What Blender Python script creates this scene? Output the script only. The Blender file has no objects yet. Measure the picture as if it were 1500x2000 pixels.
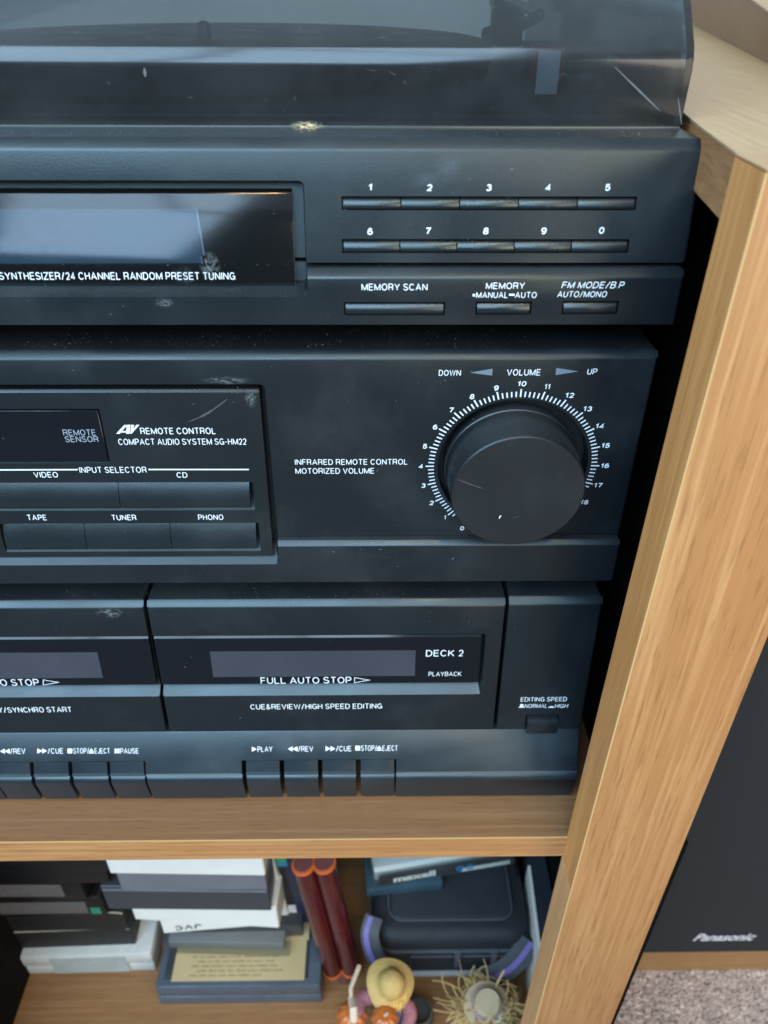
import bpy, bmesh, math, random
import numpy as np
from mathutils import Vector, Matrix, Euler
random.seed(7)
S = bpy.context.scene
COL = S.collection
R = math.radians
FLOOR = 676.0            # camera stands 676 mm above the carpet; working coords are mm relative to the camera's height
def conv(p): return Vector((p[0]/1000., p[1]/1000., (p[2]+FLOOR)/1000.))

# ------------------------------------------------------------------ camera
PITCH, YAW, ROLL = R(35.3), R(.9), R(.3)
FPX = 1502.
fwd = Vector((math.sin(YAW)*math.cos(PITCH), math.cos(YAW)*math.cos(PITCH), -math.sin(PITCH)))
rt0 = Vector((math.cos(YAW), -math.sin(YAW), 0)); up0 = rt0.cross(fwd)
rt = math.cos(ROLL)*rt0 + math.sin(ROLL)*up0
upv = -math.sin(ROLL)*rt0 + math.cos(ROLL)*up0
CAM = Vector((0, -240, 0))
cd = bpy.data.cameras.new('camera'); co = bpy.data.objects.new('camera', cd); COL.objects.link(co)
m3 = Matrix((rt, upv, -fwd)).transposed()
co.matrix_world = Matrix.Translation(conv(CAM)) @ m3.to_4x4()
cd.sensor_fit = 'VERTICAL'; cd.sensor_height = 36; cd.sensor_width = 27
cd.lens = FPX/2000*36
cd.clip_start = .01; cd.clip_end = 50
cd.dof.use_dof = True; cd.dof.focus_distance = .285; cd.dof.aperture_fstop = 13
S.camera = co

# ------------------------------------------------------------------ light
S.view_settings.view_transform = 'Standard'; S.view_settings.look = 'None'
S.view_settings.exposure = 0.0; S.view_settings.gamma = 1
W = bpy.data.worlds.new('World'); S.world = W; W.use_nodes = True
bg = W.node_tree.nodes['Background']; bg.inputs[0].default_value = (.52, .74, .84, 1); bg.inputs[1].default_value = .22
def area(name, loc, target, sx, sy, power, col):
    l = bpy.data.lights.new(name, 'AREA'); l.shape = 'RECTANGLE'; l.size = sx; l.size_y = sy; l.energy = power; l.color = col
    o = bpy.data.objects.new(name, l); COL.objects.link(o); o.location = conv(loc)
    o.rotation_euler = (conv(target)-conv(loc)).to_track_quat('-Z', 'Y').to_euler(); return o
area('window_light', (-870, -1600, 1350), (0, 0, -200), 2.8, 1.7, 135, (.54, .77, 1.0))
area('room_light', (1300, -1700, 500), (50, 0, -250), 1.3, 1.3, 30, (1.0, .84, .66))
area('ceiling_bounce', (0, -500, 1700), (0, -400, 0), 3.2, 3.2, 16, (.78, .90, 1.0))
area('ceiling_lamp_light', (255, -900, 1250), (0, 0, -100), .05, .05, 1.8, (1.0, .62, .25))
area('ceiling_lamp_light', (340, -900, 1250), (0, 0, -100), .05, .05, 1.8, (1.0, .62, .25))

# ------------------------------------------------------------------ measuring helpers: points of the photograph on real planes
def ray(u, v): return fwd + (u-750)/FPX*rt - (v-1000)/FPX*upv
def onY(u, v, Y): d = ray(u, v); return CAM + d*((Y-CAM.y)/d.y)
def onZ(u, v, Z): d = ray(u, v); return CAM + d*((Z-CAM.z)/d.z)
class Facet:
    """plane through two heights of a face, running along X"""
    def __init__(s, v1, Y1, v2, Y2):
        s.a = onY(750, v1, Y1); s.b = onY(750, v2, Y2)
        s.up = Vector((0, s.a.y-s.b.y, s.a.z-s.b.z)).normalized()
        s.n = Vector((0, -s.up.z, s.up.y))
    def p(s, u, v):
        d = ray(u, v); t = (s.a-CAM).dot(s.n)/d.dot(s.n); return CAM + d*t
    def yat(s, z): return s.a.y + (z-s.a.z)*(s.b.y-s.a.y)/(s.b.z-s.a.z)
TU = Facet(297, 0, 512, -5)
TL = Facet(546, -8, 634, -9)
AU = Facet(704, -1, 1045, -2)
AL = Facet(1068, -6, 1135, -7)
DK = Facet(1187, -1, 1423, -8)
DS = Facet(1430, -7, 1508, -16)
XR = 95.2; XL = -268.

# ------------------------------------------------------------------ materials
def nodes(m): m.use_nodes = True; return m.node_tree.nodes, m.node_tree.links
def N(nt, t, **k):
    n = nt.new(t)
    for a, b in k.items(): setattr(n, a, b)
    return n
MC = {}
def simple(name, col, rough=.5, spec=.5, bump=0, bscale=2000, var=0, vscale=60, metallic=0, coat=0, emit=0, alpha=1):
    if name in MC: return MC[name]
    m = bpy.data.materials.new(name); nt, L = nodes(m); b = nt['Principled BSDF']
    b.inputs['Base Color'].default_value = (*col, 1); b.inputs['Roughness'].default_value = rough
    b.inputs['Specular IOR Level'].default_value = spec; b.inputs['Metallic'].default_value = metallic
    b.inputs['Coat Weight'].default_value = coat
    tc = N(nt, 'ShaderNodeTexCoord')
    n = N(nt, 'ShaderNodeTexNoise'); n.inputs['Scale'].default_value = vscale; n.inputs['Detail'].default_value = 5
    L.new(tc.outputs['Object'], n.inputs['Vector'])
    mr = N(nt, 'ShaderNodeMapRange'); mr.inputs[1].default_value = .3; mr.inputs[2].default_value = .7
    mr.inputs[3].default_value = max(.02, rough-.08); mr.inputs[4].default_value = min(1, rough+.08)
    L.new(n.outputs[0], mr.inputs[0]); L.new(mr.outputs[0], b.inputs['Roughness'])
    if var:
        mx = N(nt, 'ShaderNodeMix', data_type='RGBA'); mx.inputs[6].default_value = (*[c*(1-var) for c in col], 1)
        mx.inputs[7].default_value = (*[min(1, c*(1+var)) for c in col], 1)
        L.new(n.outputs[0], mx.inputs[0]); L.new(mx.outputs[2], b.inputs['Base Color'])
    if bump:
        n2 = N(nt, 'ShaderNodeTexNoise'); n2.inputs['Scale'].default_value = bscale; n2.inputs['Detail'].default_value = 3
        L.new(tc.outputs['Object'], n2.inputs['Vector'])
        bp = N(nt, 'ShaderNodeBump'); bp.inputs['Strength'].default_value = bump; bp.inputs['Distance'].default_value = .0004
        L.new(n2.outputs[0], bp.inputs['Height']); L.new(bp.outputs[0], b.inputs['Normal'])
    MC[name] = m; return m

def plastic(name, col=(.0065, .0095, .0125), rough=.34, dust=.5, spec=.75):
    """black moulded plastic: fine grain, handling sheen, lint specks, dust lying on upward faces"""
    if name in MC: return MC[name]
    m = bpy.data.materials.new(name); nt, L = nodes(m); b = nt['Principled BSDF']
    b.inputs['Specular IOR Level'].default_value = spec; b.inputs['Specular Tint'].default_value = (.78, .95, 1, 1)
    tc = N(nt, 'ShaderNodeTexCoord'); O = tc.outputs['Object']
    n1 = N(nt, 'ShaderNodeTexNoise'); n1.inputs['Scale'].default_value = 28; n1.inputs['Detail'].default_value = 6; L.new(O, n1.inputs['Vector'])
    mr = N(nt, 'ShaderNodeMapRange'); mr.inputs[1].default_value = .35; mr.inputs[2].default_value = .7
    mr.inputs[3].default_value = rough-.05; mr.inputs[4].default_value = rough+.12
    L.new(n1.outputs[0], mr.inputs[0]); L.new(mr.outputs[0], b.inputs['Roughness'])
    # lint specks
    vo = N(nt, 'ShaderNodeTexVoronoi'); vo.inputs['Scale'].default_value = 210; L.new(O, vo.inputs['Vector'])
    lt = N(nt, 'ShaderNodeMath', operation='LESS_THAN'); lt.inputs[1].default_value = .045; L.new(vo.outputs['Distance'], lt.inputs[0])
    sep = N(nt, 'ShaderNodeSeparateColor'); L.new(vo.outputs['Color'], sep.inputs[0])
    gt = N(nt, 'ShaderNodeMath', operation='GREATER_THAN'); gt.inputs[1].default_value = .8; L.new(sep.outputs[0], gt.inputs[0])
    sp = N(nt, 'ShaderNodeMath', operation='MULTIPLY'); L.new(lt.outputs[0], sp.inputs[0]); L.new(gt.outputs[0], sp.inputs[1])
    sp2 = N(nt, 'ShaderNodeMath', operation='MULTIPLY'); sp2.inputs[1].default_value = .35; L.new(sp.outputs[0], sp2.inputs[0])
    # faint haze patches
    n3 = N(nt, 'ShaderNodeTexNoise'); n3.inputs['Scale'].default_value = 14; n3.inputs['Detail'].default_value = 8; n3.inputs['Roughness'].default_value = .65; L.new(O, n3.inputs['Vector'])
    m3_ = N(nt, 'ShaderNodeMapRange'); m3_.inputs[1].default_value = .52; m3_.inputs[2].default_value = .8; m3_.inputs[3].default_value = 0; m3_.inputs[4].default_value = .16*dust
    L.new(n3.outputs[0], m3_.inputs[0])
    # dust on ledges
    ge = N(nt, 'ShaderNodeNewGeometry'); sx = N(nt, 'ShaderNodeSeparateXYZ'); L.new(ge.outputs['Normal'], sx.inputs[0])
    up = N(nt, 'ShaderNodeMapRange'); up.inputs[1].default_value = .75; up.inputs[2].default_value = .98; up.inputs[3].default_value = 0; up.inputs[4].default_value = .20*dust
    L.new(sx.outputs['Z'], up.inputs[0])
    n4 = N(nt, 'ShaderNodeTexNoise'); n4.inputs['Scale'].default_value = 1500; n4.inputs['Detail'].default_value = 4; L.new(O, n4.inputs['Vector'])
    m4 = N(nt, 'ShaderNodeMapRange'); m4.inputs[1].default_value = .3; m4.inputs[2].default_value = .8; L.new(n4.outputs[0], m4.inputs[0])
    mu = N(nt, 'ShaderNodeMath', operation='MULTIPLY'); L.new(up.outputs[0], mu.inputs[0]); L.new(m4.outputs[0], mu.inputs[1])
    a1 = N(nt, 'ShaderNodeMath', operation='ADD'); L.new(mu.outputs[0], a1.inputs[0]); L.new(m3_.outputs[0], a1.inputs[1])
    a2 = N(nt, 'ShaderNodeMath', operation='ADD', use_clamp=True); L.new(a1.outputs[0], a2.inputs[0]); L.new(sp2.outputs[0], a2.inputs[1])
    mx = N(nt, 'ShaderNodeMix', data_type='RGBA'); mx.inputs[6].default_value = (*col, 1); mx.inputs[7].default_value = (.22, .25, .25, 1)
    L.new(a2.outputs[0], mx.inputs[0]); L.new(mx.outputs[2], b.inputs['Base Color'])
    n5 = N(nt, 'ShaderNodeTexNoise'); n5.inputs['Scale'].default_value = 2600; n5.inputs['Detail'].default_value = 2; L.new(O, n5.inputs['Vector'])
    bp = N(nt, 'ShaderNodeBump'); bp.inputs['Strength'].default_value = .22; bp.inputs['Distance'].default_value = .0002
    L.new(n5.outputs[0], bp.inputs['Height']); L.new(bp.outputs[0], b.inputs['Normal'])
    MC[name] = m; return m

def wood(name, axis, base=(.425, .198, .070), dark=(.20, .082, .026), light=(.54, .288, .118), rough=.42, k=1.0):
    """oak veneer with the grain along one axis"""
    if name in MC: return MC[name]
    m = bpy.data.materials.new(name); nt, L = nodes(m); b = nt['Principled BSDF']
    tc = N(nt, 'ShaderNodeTexCoord'); oi = N(nt, 'ShaderNodeObjectInfo')
    ad = N(nt, 'ShaderNodeVectorMath', operation='ADD'); L.new(tc.outputs['Object'], ad.inputs[0]); L.new(oi.outputs['Random'], ad.inputs[1])
    def mp(al, ac):
        mpn = N(nt, 'ShaderNodeMapping'); s = [ac, ac, ac]; s[axis] = al; mpn.inputs['Scale'].default_value = s
        L.new(ad.outputs[0], mpn.inputs['Vector']); return mpn
    def noise(al, ac, det, dis=0, r=.55):
        n = N(nt, 'ShaderNodeTexNoise'); n.inputs['Scale'].default_value = 1; n.inputs['Detail'].default_value = det
        n.inputs['Roughness'].default_value = r; n.inputs['Distortion'].default_value = dis
        L.new(mp(al, ac).outputs[0], n.inputs['Vector']); return n
    big = noise(5*k, 75*k, 5, .5); mid = noise(9*k, 480*k, 5, .25); pore = noise(52*k, 820*k, 3, .2)
    r1 = N(nt, 'ShaderNodeValToRGB'); r1.color_ramp.elements[0].position = .3; r1.color_ramp.elements[0].color = (*[base[i]*.8+dark[i]*.2 for i in range(3)], 1)
    r1.color_ramp.elements[1].position = .7; r1.color_ramp.elements[1].color = (*light, 1)
    e = r1.color_ramp.elements.new(.5); e.color = (*base, 1)
    mixf = N(nt, 'ShaderNodeMath', operation='MULTIPLY_ADD'); mixf.inputs[1].default_value = .72; L.new(mid.outputs[0], mixf.inputs[0])
    sc = N(nt, 'ShaderNodeMath', operation='MULTIPLY'); sc.inputs[1].default_value = .31; L.new(big.outputs[0], sc.inputs[0]); L.new(sc.outputs[0], mixf.inputs[2])
    L.new(mixf.outputs[0], r1.inputs[0])
    pr = N(nt, 'ShaderNodeMapRange'); pr.inputs[1].default_value = .55; pr.inputs[2].default_value = .69; pr.inputs[3].default_value = 0; pr.inputs[4].default_value = .42
    L.new(pore.outputs[0], pr.inputs[0])
    mx = N(nt, 'ShaderNodeMix', data_type='RGBA'); L.new(pr.outputs[0], mx.inputs[0]); L.new(r1.outputs[0], mx.inputs[6]); mx.inputs[7].default_value = (*dark, 1)
    L.new(mx.outputs[2], b.inputs['Base Color'])
    rr = N(nt, 'ShaderNodeMapRange'); rr.inputs[3].default_value = rough-.06; rr.inputs[4].default_value = rough+.1; L.new(mid.outputs[0], rr.inputs[0]); L.new(rr.outputs[0], b.inputs['Roughness'])
    bp = N(nt, 'ShaderNodeBump'); bp.inputs['Strength'].default_value = .35; bp.inputs['Distance'].default_value = .0003; bp.invert = True
    L.new(pr.outputs[0], bp.inputs['Height']); L.new(bp.outputs[0], b.inputs['Normal'])
    MC[name] = m; return m

def acrylic(name, tint, gloss_rough=.06, haze=.05, hazecol=(.5, .55, .58), spec=1.0):
    """clear or smoked sheet: tinted see-through, fresnel reflection, dust haze and scratches"""
    if name in MC: return MC[name]
    m = bpy.data.materials.new(name); nt, L = nodes(m)
    nt.remove(nt['Principled BSDF']); out = nt['Material Output']
    tr = N(nt, 'ShaderNodeBsdfTransparent'); tr.inputs[0].default_value = (*tint, 1)
    gl = N(nt, 'ShaderNodeBsdfGlossy'); gl.inputs['Roughness'].default_value = gloss_rough; gl.inputs[0].default_value = (.95, .98, 1, 1)
    fr = N(nt, 'ShaderNodeFresnel'); fr.inputs[0].default_value = 1.49
    ms = N(nt, 'ShaderNodeMixShader'); fm = N(nt, 'ShaderNodeMath', operation='MULTIPLY'); fm.inputs[1].default_value = spec
    L.new(fr.outputs[0], fm.inputs[0]); L.new(fm.outputs[0], ms.inputs[0]); L.new(tr.outputs[0], ms.inputs[1]); L.new(gl.outputs[0], ms.inputs[2])
    df = N(nt, 'ShaderNodeBsdfDiffuse'); df.inputs[0].default_value = (*hazecol, 1)
    tc = N(nt, 'ShaderNodeTexCoord'); n = N(nt, 'ShaderNodeTexNoise'); n.inputs['Scale'].default_value = 30; n.inputs['Detail'].default_value = 8; n.inputs['Roughness'].default_value = .7
    L.new(tc.outputs['Object'], n.inputs['Vector'])
    mr = N(nt, 'ShaderNodeMapRange'); mr.inputs[1].default_value = .4; mr.inputs[2].default_value = .75; mr.inputs[3].default_value = haze*.7; mr.inputs[4].default_value = haze*1.6
    L.new(n.outputs[0], mr.inputs[0])
    vo = N(nt, 'ShaderNodeTexVoronoi'); vo.inputs['Scale'].default_value = 180; L.new(tc.outputs['Object'], vo.inputs['Vector'])
    lt = N(nt, 'ShaderNodeMath', operation='LESS_THAN'); lt.inputs[1].default_value = .05; L.new(vo.outputs['Distance'], lt.inputs[0])
    lm = N(nt, 'ShaderNodeMath', operation='MULTIPLY'); lm.inputs[1].default_value = min(.2, haze*1.5); L.new(lt.outputs[0], lm.inputs[0])
    ad = N(nt, 'ShaderNodeMath', operation='ADD', use_clamp=True); L.new(mr.outputs[0], ad.inputs[0]); L.new(lm.outputs[0], ad.inputs[1])
    m2 = N(nt, 'ShaderNodeMixShader'); L.new(ad.outputs[0], m2.inputs[0]); L.new(ms.outputs[0], m2.inputs[1]); L.new(df.outputs[0], m2.inputs[2])
    L.new(m2.outputs[0], out.inputs['Surface'])
    MC[name] = m; return m

def stain_mat(name, col, thr=.5, scale=4, amount=.8):
    """soft-edged dried mark: noise broken, fading towards the rim of its own patch"""
    if name in MC: return MC[name]
    m = bpy.data.materials.new(name); nt, L = nodes(m); b = nt['Principled BSDF']; out = nt['Material Output']
    b.inputs['Base Color'].default_value = (*col, 1); b.inputs['Roughness'].default_value = .7
    uv = N(nt, 'ShaderNodeUVMap'); oi = N(nt, 'ShaderNodeObjectInfo')
    ad = N(nt, 'ShaderNodeVectorMath', operation='ADD'); L.new(uv.outputs[0], ad.inputs[0])
    ml = N(nt, 'ShaderNodeMath', operation='MULTIPLY'); ml.inputs[1].default_value = 37; L.new(oi.outputs['Random'], ml.inputs[0]); L.new(ml.outputs[0], ad.inputs[1])
    n = N(nt, 'ShaderNodeTexNoise'); n.inputs['Scale'].default_value = scale; n.inputs['Detail'].default_value = 9; n.inputs['Roughness'].default_value = .62
    L.new(ad.outputs[0], n.inputs['Vector'])
    sb = N(nt, 'ShaderNodeVectorMath', operation='DISTANCE'); sb.inputs[1].default_value = (.5, .5, 0); L.new(uv.outputs[0], sb.inputs[0])
    fa = N(nt, 'ShaderNodeMapRange', interpolation_type='SMOOTHSTEP'); fa.inputs[1].default_value = .08; fa.inputs[2].default_value = .48; fa.inputs[3].default_value = 1; fa.inputs[4].default_value = 0
    L.new(sb.outputs['Value'], fa.inputs[0])
    m0 = N(nt, 'ShaderNodeMapRange'); m0.inputs[1].default_value = thr-.06; m0.inputs[2].default_value = thr+.16; m0.inputs[4].default_value = amount; L.new(n.outputs[0], m0.inputs[0])
    mr = N(nt, 'ShaderNodeMath', operation='MULTIPLY', use_clamp=True); L.new(m0.outputs[0], mr.inputs[0]); L.new(fa.outputs[0], mr.inputs[1])
    tr = N(nt, 'ShaderNodeBsdfTransparent'); mx = N(nt, 'ShaderNodeMixShader')
    L.new(mr.outputs[0], mx.inputs[0]); L.new(tr.outputs[0], mx.inputs[1]); L.new(b.outputs[0], mx.inputs[2]); L.new(mx.outputs[0], out.inputs['Surface'])
    MC[name] = m; return m

M_black = plastic('black_plastic')
M_strip = plastic('black_plastic_strip', rough=.36, spec=.95, col=(.008, .014, .021))
M_side = plastic('black_plastic_dark', col=(.005, .006, .007), rough=.5, dust=.4)
M_btn = plastic('button_plastic', col=(.010, .014, .017), rough=.27, dust=.4, spec=.7)
M_knob = plastic('knob_plastic', col=(.012, .013, .015), rough=.40, dust=.5)
M_glass = simple('dark_window_plastic', (.004, .006, .010), rough=.15, spec=.45, vscale=20)
M_lcd = simple('lcd_window', (.13, .25, .33), rough=.5, var=.2, vscale=18)
M_tapewin = simple('cassette_window', (.045, .050, .066), rough=.25, var=.25, vscale=30)
M_print = simple('print_white', (.78, .87, .93), rough=.5)
M_printgrey = simple('print_grey', (.28, .36, .44), rough=.5)
M_void = simple('backing_and_shade_black', (.004, .004, .004), rough=.9, spec=.1)  # near black: inner backings, and shade put into cabinet panels and the corner box
M_woodZ = wood('oak_veneer_upright', 2); M_woodX = wood('oak_veneer_along', 0); M_woodY = wood('oak_veneer_deep', 1)
M_edgeZ = wood('oak_edge_upright', 2, base=(.72, .31, .095), dark=(.42, .16, .045), light=(.86, .42, .14))
M_line = simple('pale_edge_seam', (.62, .38, .16), rough=.4)

# ------------------------------------------------------------------ building helpers
def newbm(): return bmesh.new()
def quadbox(bm, x0, x1, y0, y1, z0, z1, bev=0, seg=2):
    t = bmesh.new(); bmesh.ops.create_cube(t, size=1)
    for v in t.verts:
        v.co = Vector((x0+(v.co.x+.5)*(x1-x0), y0+(v.co.y+.5)*(y1-y0), z0+(v.co.z+.5)*(z1-z0)))
    if bev: bmesh.ops.bevel(t, geom=t.edges[:], offset=bev, segments=seg, affect='EDGES', profile=.5, clamp_overlap=True)
    join(bm, t); return bm
def join(bm, t, mat=None):
    if mat is not None: bmesh.ops.transform(t, matrix=mat, verts=t.verts[:])
    me = bpy.data.meshes.new('tmp'); t.to_mesh(me); t.free(); bm.from_mesh(me); bpy.data.meshes.remove(me); return bm
def box(x0, x1, y0, y1, z0, z1, bev=0, seg=2): return quadbox(bmesh.new(), x0, x1, y0, y1, z0, z1, bev, seg)
def prism(pts, x0, x1, endbev=0, seg=3, both=False):
    """profile in (y, z) run along X"""
    bm = bmesh.new()
    a = [bm.verts.new((x0, p[0], p[1])) for p in pts]; b = [bm.verts.new((x1, p[0], p[1])) for p in pts]
    n = len(pts)
    for i in range(n): bm.faces.new((a[i], a[(i+1) % n], b[(i+1) % n], b[i]))
    f0 = bm.faces.new(a[::-1]); f1 = bm.faces.new(b)
    if endbev:
        ed = list(f1.edges)+(list(f0.edges) if both else [])
        bmesh.ops.bevel(bm, geom=ed, offset=endbev, segments=seg, affect='EDGES', profile=.5, clamp_overlap=True)
    bmesh.ops.recalc_face_normals(bm, faces=bm.faces[:]); return bm
def slab(pts, z0, z1, bev=0):
    """outline in (x, y) raised from z0 to z1"""
    bm = bmesh.new(); n = len(pts)
    a = [bm.verts.new((p[0], p[1], z0)) for p in pts]; b = [bm.verts.new((p[0], p[1], z1)) for p in pts]
    for i in range(n): bm.faces.new((a[i], a[(i+1) % n], b[(i+1) % n], b[i]))
    bm.faces.new(a[::-1]); bm.faces.new(b)
    if bev: bmesh.ops.bevel(bm, geom=bm.edges[:], offset=bev, segments=2, affect='EDGES', clamp_overlap=True)
    bmesh.ops.recalc_face_normals(bm, faces=bm.faces[:]); return bm
def lathe(prof, seg=48, mat=None, wob=None):
    """(r, h) profile round the Z axis"""
    bm = bmesh.new(); rings = []
    for r, h in prof:
        ring = []
        for i in range(seg):
            a = 2*math.pi*i/seg; rr = r*(wob(a, h) if wob else 1)
            ring.append(bm.verts.new((rr*math.cos(a), rr*math.sin(a), h)))
        rings.append(ring)
    for k in range(len(rings)-1):
        for i in range(seg): bm.faces.new((rings[k][i], rings[k][(i+1) % seg], rings[k+1][(i+1) % seg], rings[k+1][i]))
    bm.faces.new(rings[0][::-1]); bm.faces.new(rings[-1])
    if mat is not None: bmesh.ops.transform(bm, matrix=mat, verts=bm.verts[:])
    bmesh.ops.recalc_face_normals(bm, faces=bm.faces[:]); return bm
def tube(bm, pts, r, seg=8, r2=None, flat=1.0):
    pts = [Vector(p) for p in pts]; rings = []; up = Vector((0, 0, 1))
    n = len(pts)
    for i, p in enumerate(pts):
        d = (pts[min(i+1, n-1)]-pts[max(i-1, 0)]).normalized()
        s = d.cross(up)
        if s.length < 1e-3: s = d.cross(Vector((0, 1, 0)))
        s.normalize(); t = s.cross(d)
        rr = r if r2 is None else r+(r2-r)*i/(n-1)
        rings.append([bm.verts.new(p+s*math.cos(2*math.pi*k/seg)*rr+t*math.sin(2*math.pi*k/seg)*rr*flat) for k in range(seg)])
    for k in range(n-1):
        for i in range(seg): bm.faces.new((rings[k][i], rings[k][(i+1) % seg], rings[k+1][(i+1) % seg], rings[k+1][i]))
    bm.faces.new(rings[0][::-1]); bm.faces.new(rings[-1]); return bm
def finish(me, mat, smooth=True, angle=35):
    me.materials.clear(); me.materials.append(mat)
    if smooth:
        me.shade_smooth(); me.set_sharp_from_angle(angle=R(angle))
def thing(name, label, cat, loc=(0, 0, 0), rot=(0, 0, 0), group=None):
    o = bpy.data.objects.new(name, None); COL.objects.link(o); o.location = conv(loc); o.rotation_euler = rot
    o.empty_display_size = .01; o['label'] = label; o['category'] = cat
    if group: o['group'] = group
    return o
def rootof(o):
    while o.parent: o = o.parent
    return o
def part(name, bm, mat, parent=None, local=False, smooth=True, angle=35, label=None, kind=None, offset=None):
    me = bpy.data.meshes.new(name)
    L = rootof(parent).location.copy() if parent else Vector((0, 0, 0))
    for v in bm.verts:
        v.co = v.co/1000. if local else conv(v.co)-L
    bm.to_mesh(me); bm.free(); finish(me, mat, smooth, angle)
    o = bpy.data.objects.new(name, me); COL.objects.link(o)
    if parent: o.parent = parent
    if label: o['label'] = label
    if kind: o['kind'] = kind
    return o
def tag(o, label, cat, group=None):
    o['label'] = label; o['category'] = cat
    if group: o['group'] = group
    return o
def cut(bm, cutters):
    """boolean difference: bm minus every cutter"""
    me = bpy.data.meshes.new('a'); bm.to_mesh(me); bm.free(); o = bpy.data.objects.new('a', me); COL.objects.link(o)
    for c in cutters:
        bmesh.ops.recalc_face_normals(c, faces=c.faces[:])
        mc = bpy.data.meshes.new('c'); c.to_mesh(mc); oc = bpy.data.objects.new('c', mc); COL.objects.link(oc)
        md = o.modifiers.new('b', 'BOOLEAN'); md.operation = 'DIFFERENCE'; md.solver = 'EXACT'; md.object = oc
        bpy.context.view_layer.update()
        r = bpy.data.meshes.new_from_object(o.evaluated_get(bpy.context.evaluated_depsgraph_get()))
        o.modifiers.clear(); o.data = r; bpy.data.objects.remove(oc)
    out = bmesh.new(); out.from_mesh(o.data); bpy.data.objects.remove(o); return out
def rrect(x0, x1, z0, z1, r, seg=5):
    pts = []
    for cx, cz, a0 in ((x1-r, z1-r, 0), (x0+r, z1-r, 90), (x0+r, z0+r, 180), (x1-r, z0+r, 270)):
        for k in range(seg+1):
            a = R(a0+90*k/seg); pts.append((cx+r*math.cos(a), cz+r*math.sin(a)))
    return pts
def well(F, x0, x1, z0, z1, depth, r=1.5, dx=0.0, db=0.0, dt=0.0, ex=6.0):
    """cutter: rounded opening at the facet, narrowing by dx right/left, db bottom, dt top at its floor"""
    bm = bmesh.new(); zc = (z0+z1)/2; yf = lambda z: F.yat(z)
    k = (ex+depth)/depth
    fr = rrect(x0, x1, z0, z1, r); bk = rrect(x0+dx, x1-dx, z0+db, z1-dt, max(.2, r*.6))
    rings = []
    A = [Vector((p[0], yf(p[1]), p[1])) for p in fr]; B = [Vector((p[0], yf(p[1])+depth, p[1])) for p in bk]
    A2 = [B[i]+(A[i]-B[i])*k for i in range(len(A))]
    n = len(A)
    va = [bm.verts.new(p) for p in A2]; vb = [bm.verts.new(p) for p in B]
    for i in range(n): bm.faces.new((va[i], va[(i+1) % n], vb[(i+1) % n], vb[i]))
    bm.faces.new(va[::-1]); bm.faces.new(vb)
    bmesh.ops.recalc_face_normals(bm, faces=bm.faces[:]); return bm
def XZ(F, u0, v0, u1, v1):
    """pixel box -> x0,x1,z0,z1 on a facet (x measured at mid height)"""
    vm = (v0+v1)/2; um = (u0+u1)/2
    return F.p(u0, vm).x, F.p(u1, vm).x, F.p(um, v1).z, F.p(um, v0).z
def bevarc(cx, cz, r, a0, a1, n=5): return [(cx+r*math.cos(R(a0+(a1-a0)*k/n)), cz+r*math.sin(R(a0+(a1-a0)*k/n))) for k in range(n+1)]

# ------------------------------------------------------------------ lettering
_cache = {}
def glyphs(s, bold=.02, space=1.0):
    key = (s, bold, space)
    if key in _cache: return _cache[key]
    c = bpy.data.curves.new('t', 'FONT'); c.body = s; c.size = 1; c.offset = bold; c.space_character = space; c.resolution_u = 3; c.fill_mode = 'BOTH'
    o = bpy.data.objects.new('t', c); COL.objects.link(o); bpy.context.view_layer.update()
    me = bpy.data.meshes.new_from_object(o.evaluated_get(bpy.context.evaluated_depsgraph_get()))
    bpy.data.objects.remove(o); bpy.data.curves.remove(c)
    vs = np.array([v.co[:] for v in me.vertices]); fs = [list(p.vertices) for p in me.polygons]
    bpy.data.meshes.remove(me); _cache[key] = (vs, fs); return vs, fs
_h = glyphs('H')[0]; CAP0, CAP1 = _h[:, 1].min(), _h[:, 1].max()
def _arc(cx, cy, rx, ry, a0, a1, n=9):
    return [(cx+rx*math.cos(R(a0+(a1-a0)*k/n)), cy+ry*math.sin(R(a0+(a1-a0)*k/n))) for k in range(n+1)]
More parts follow.
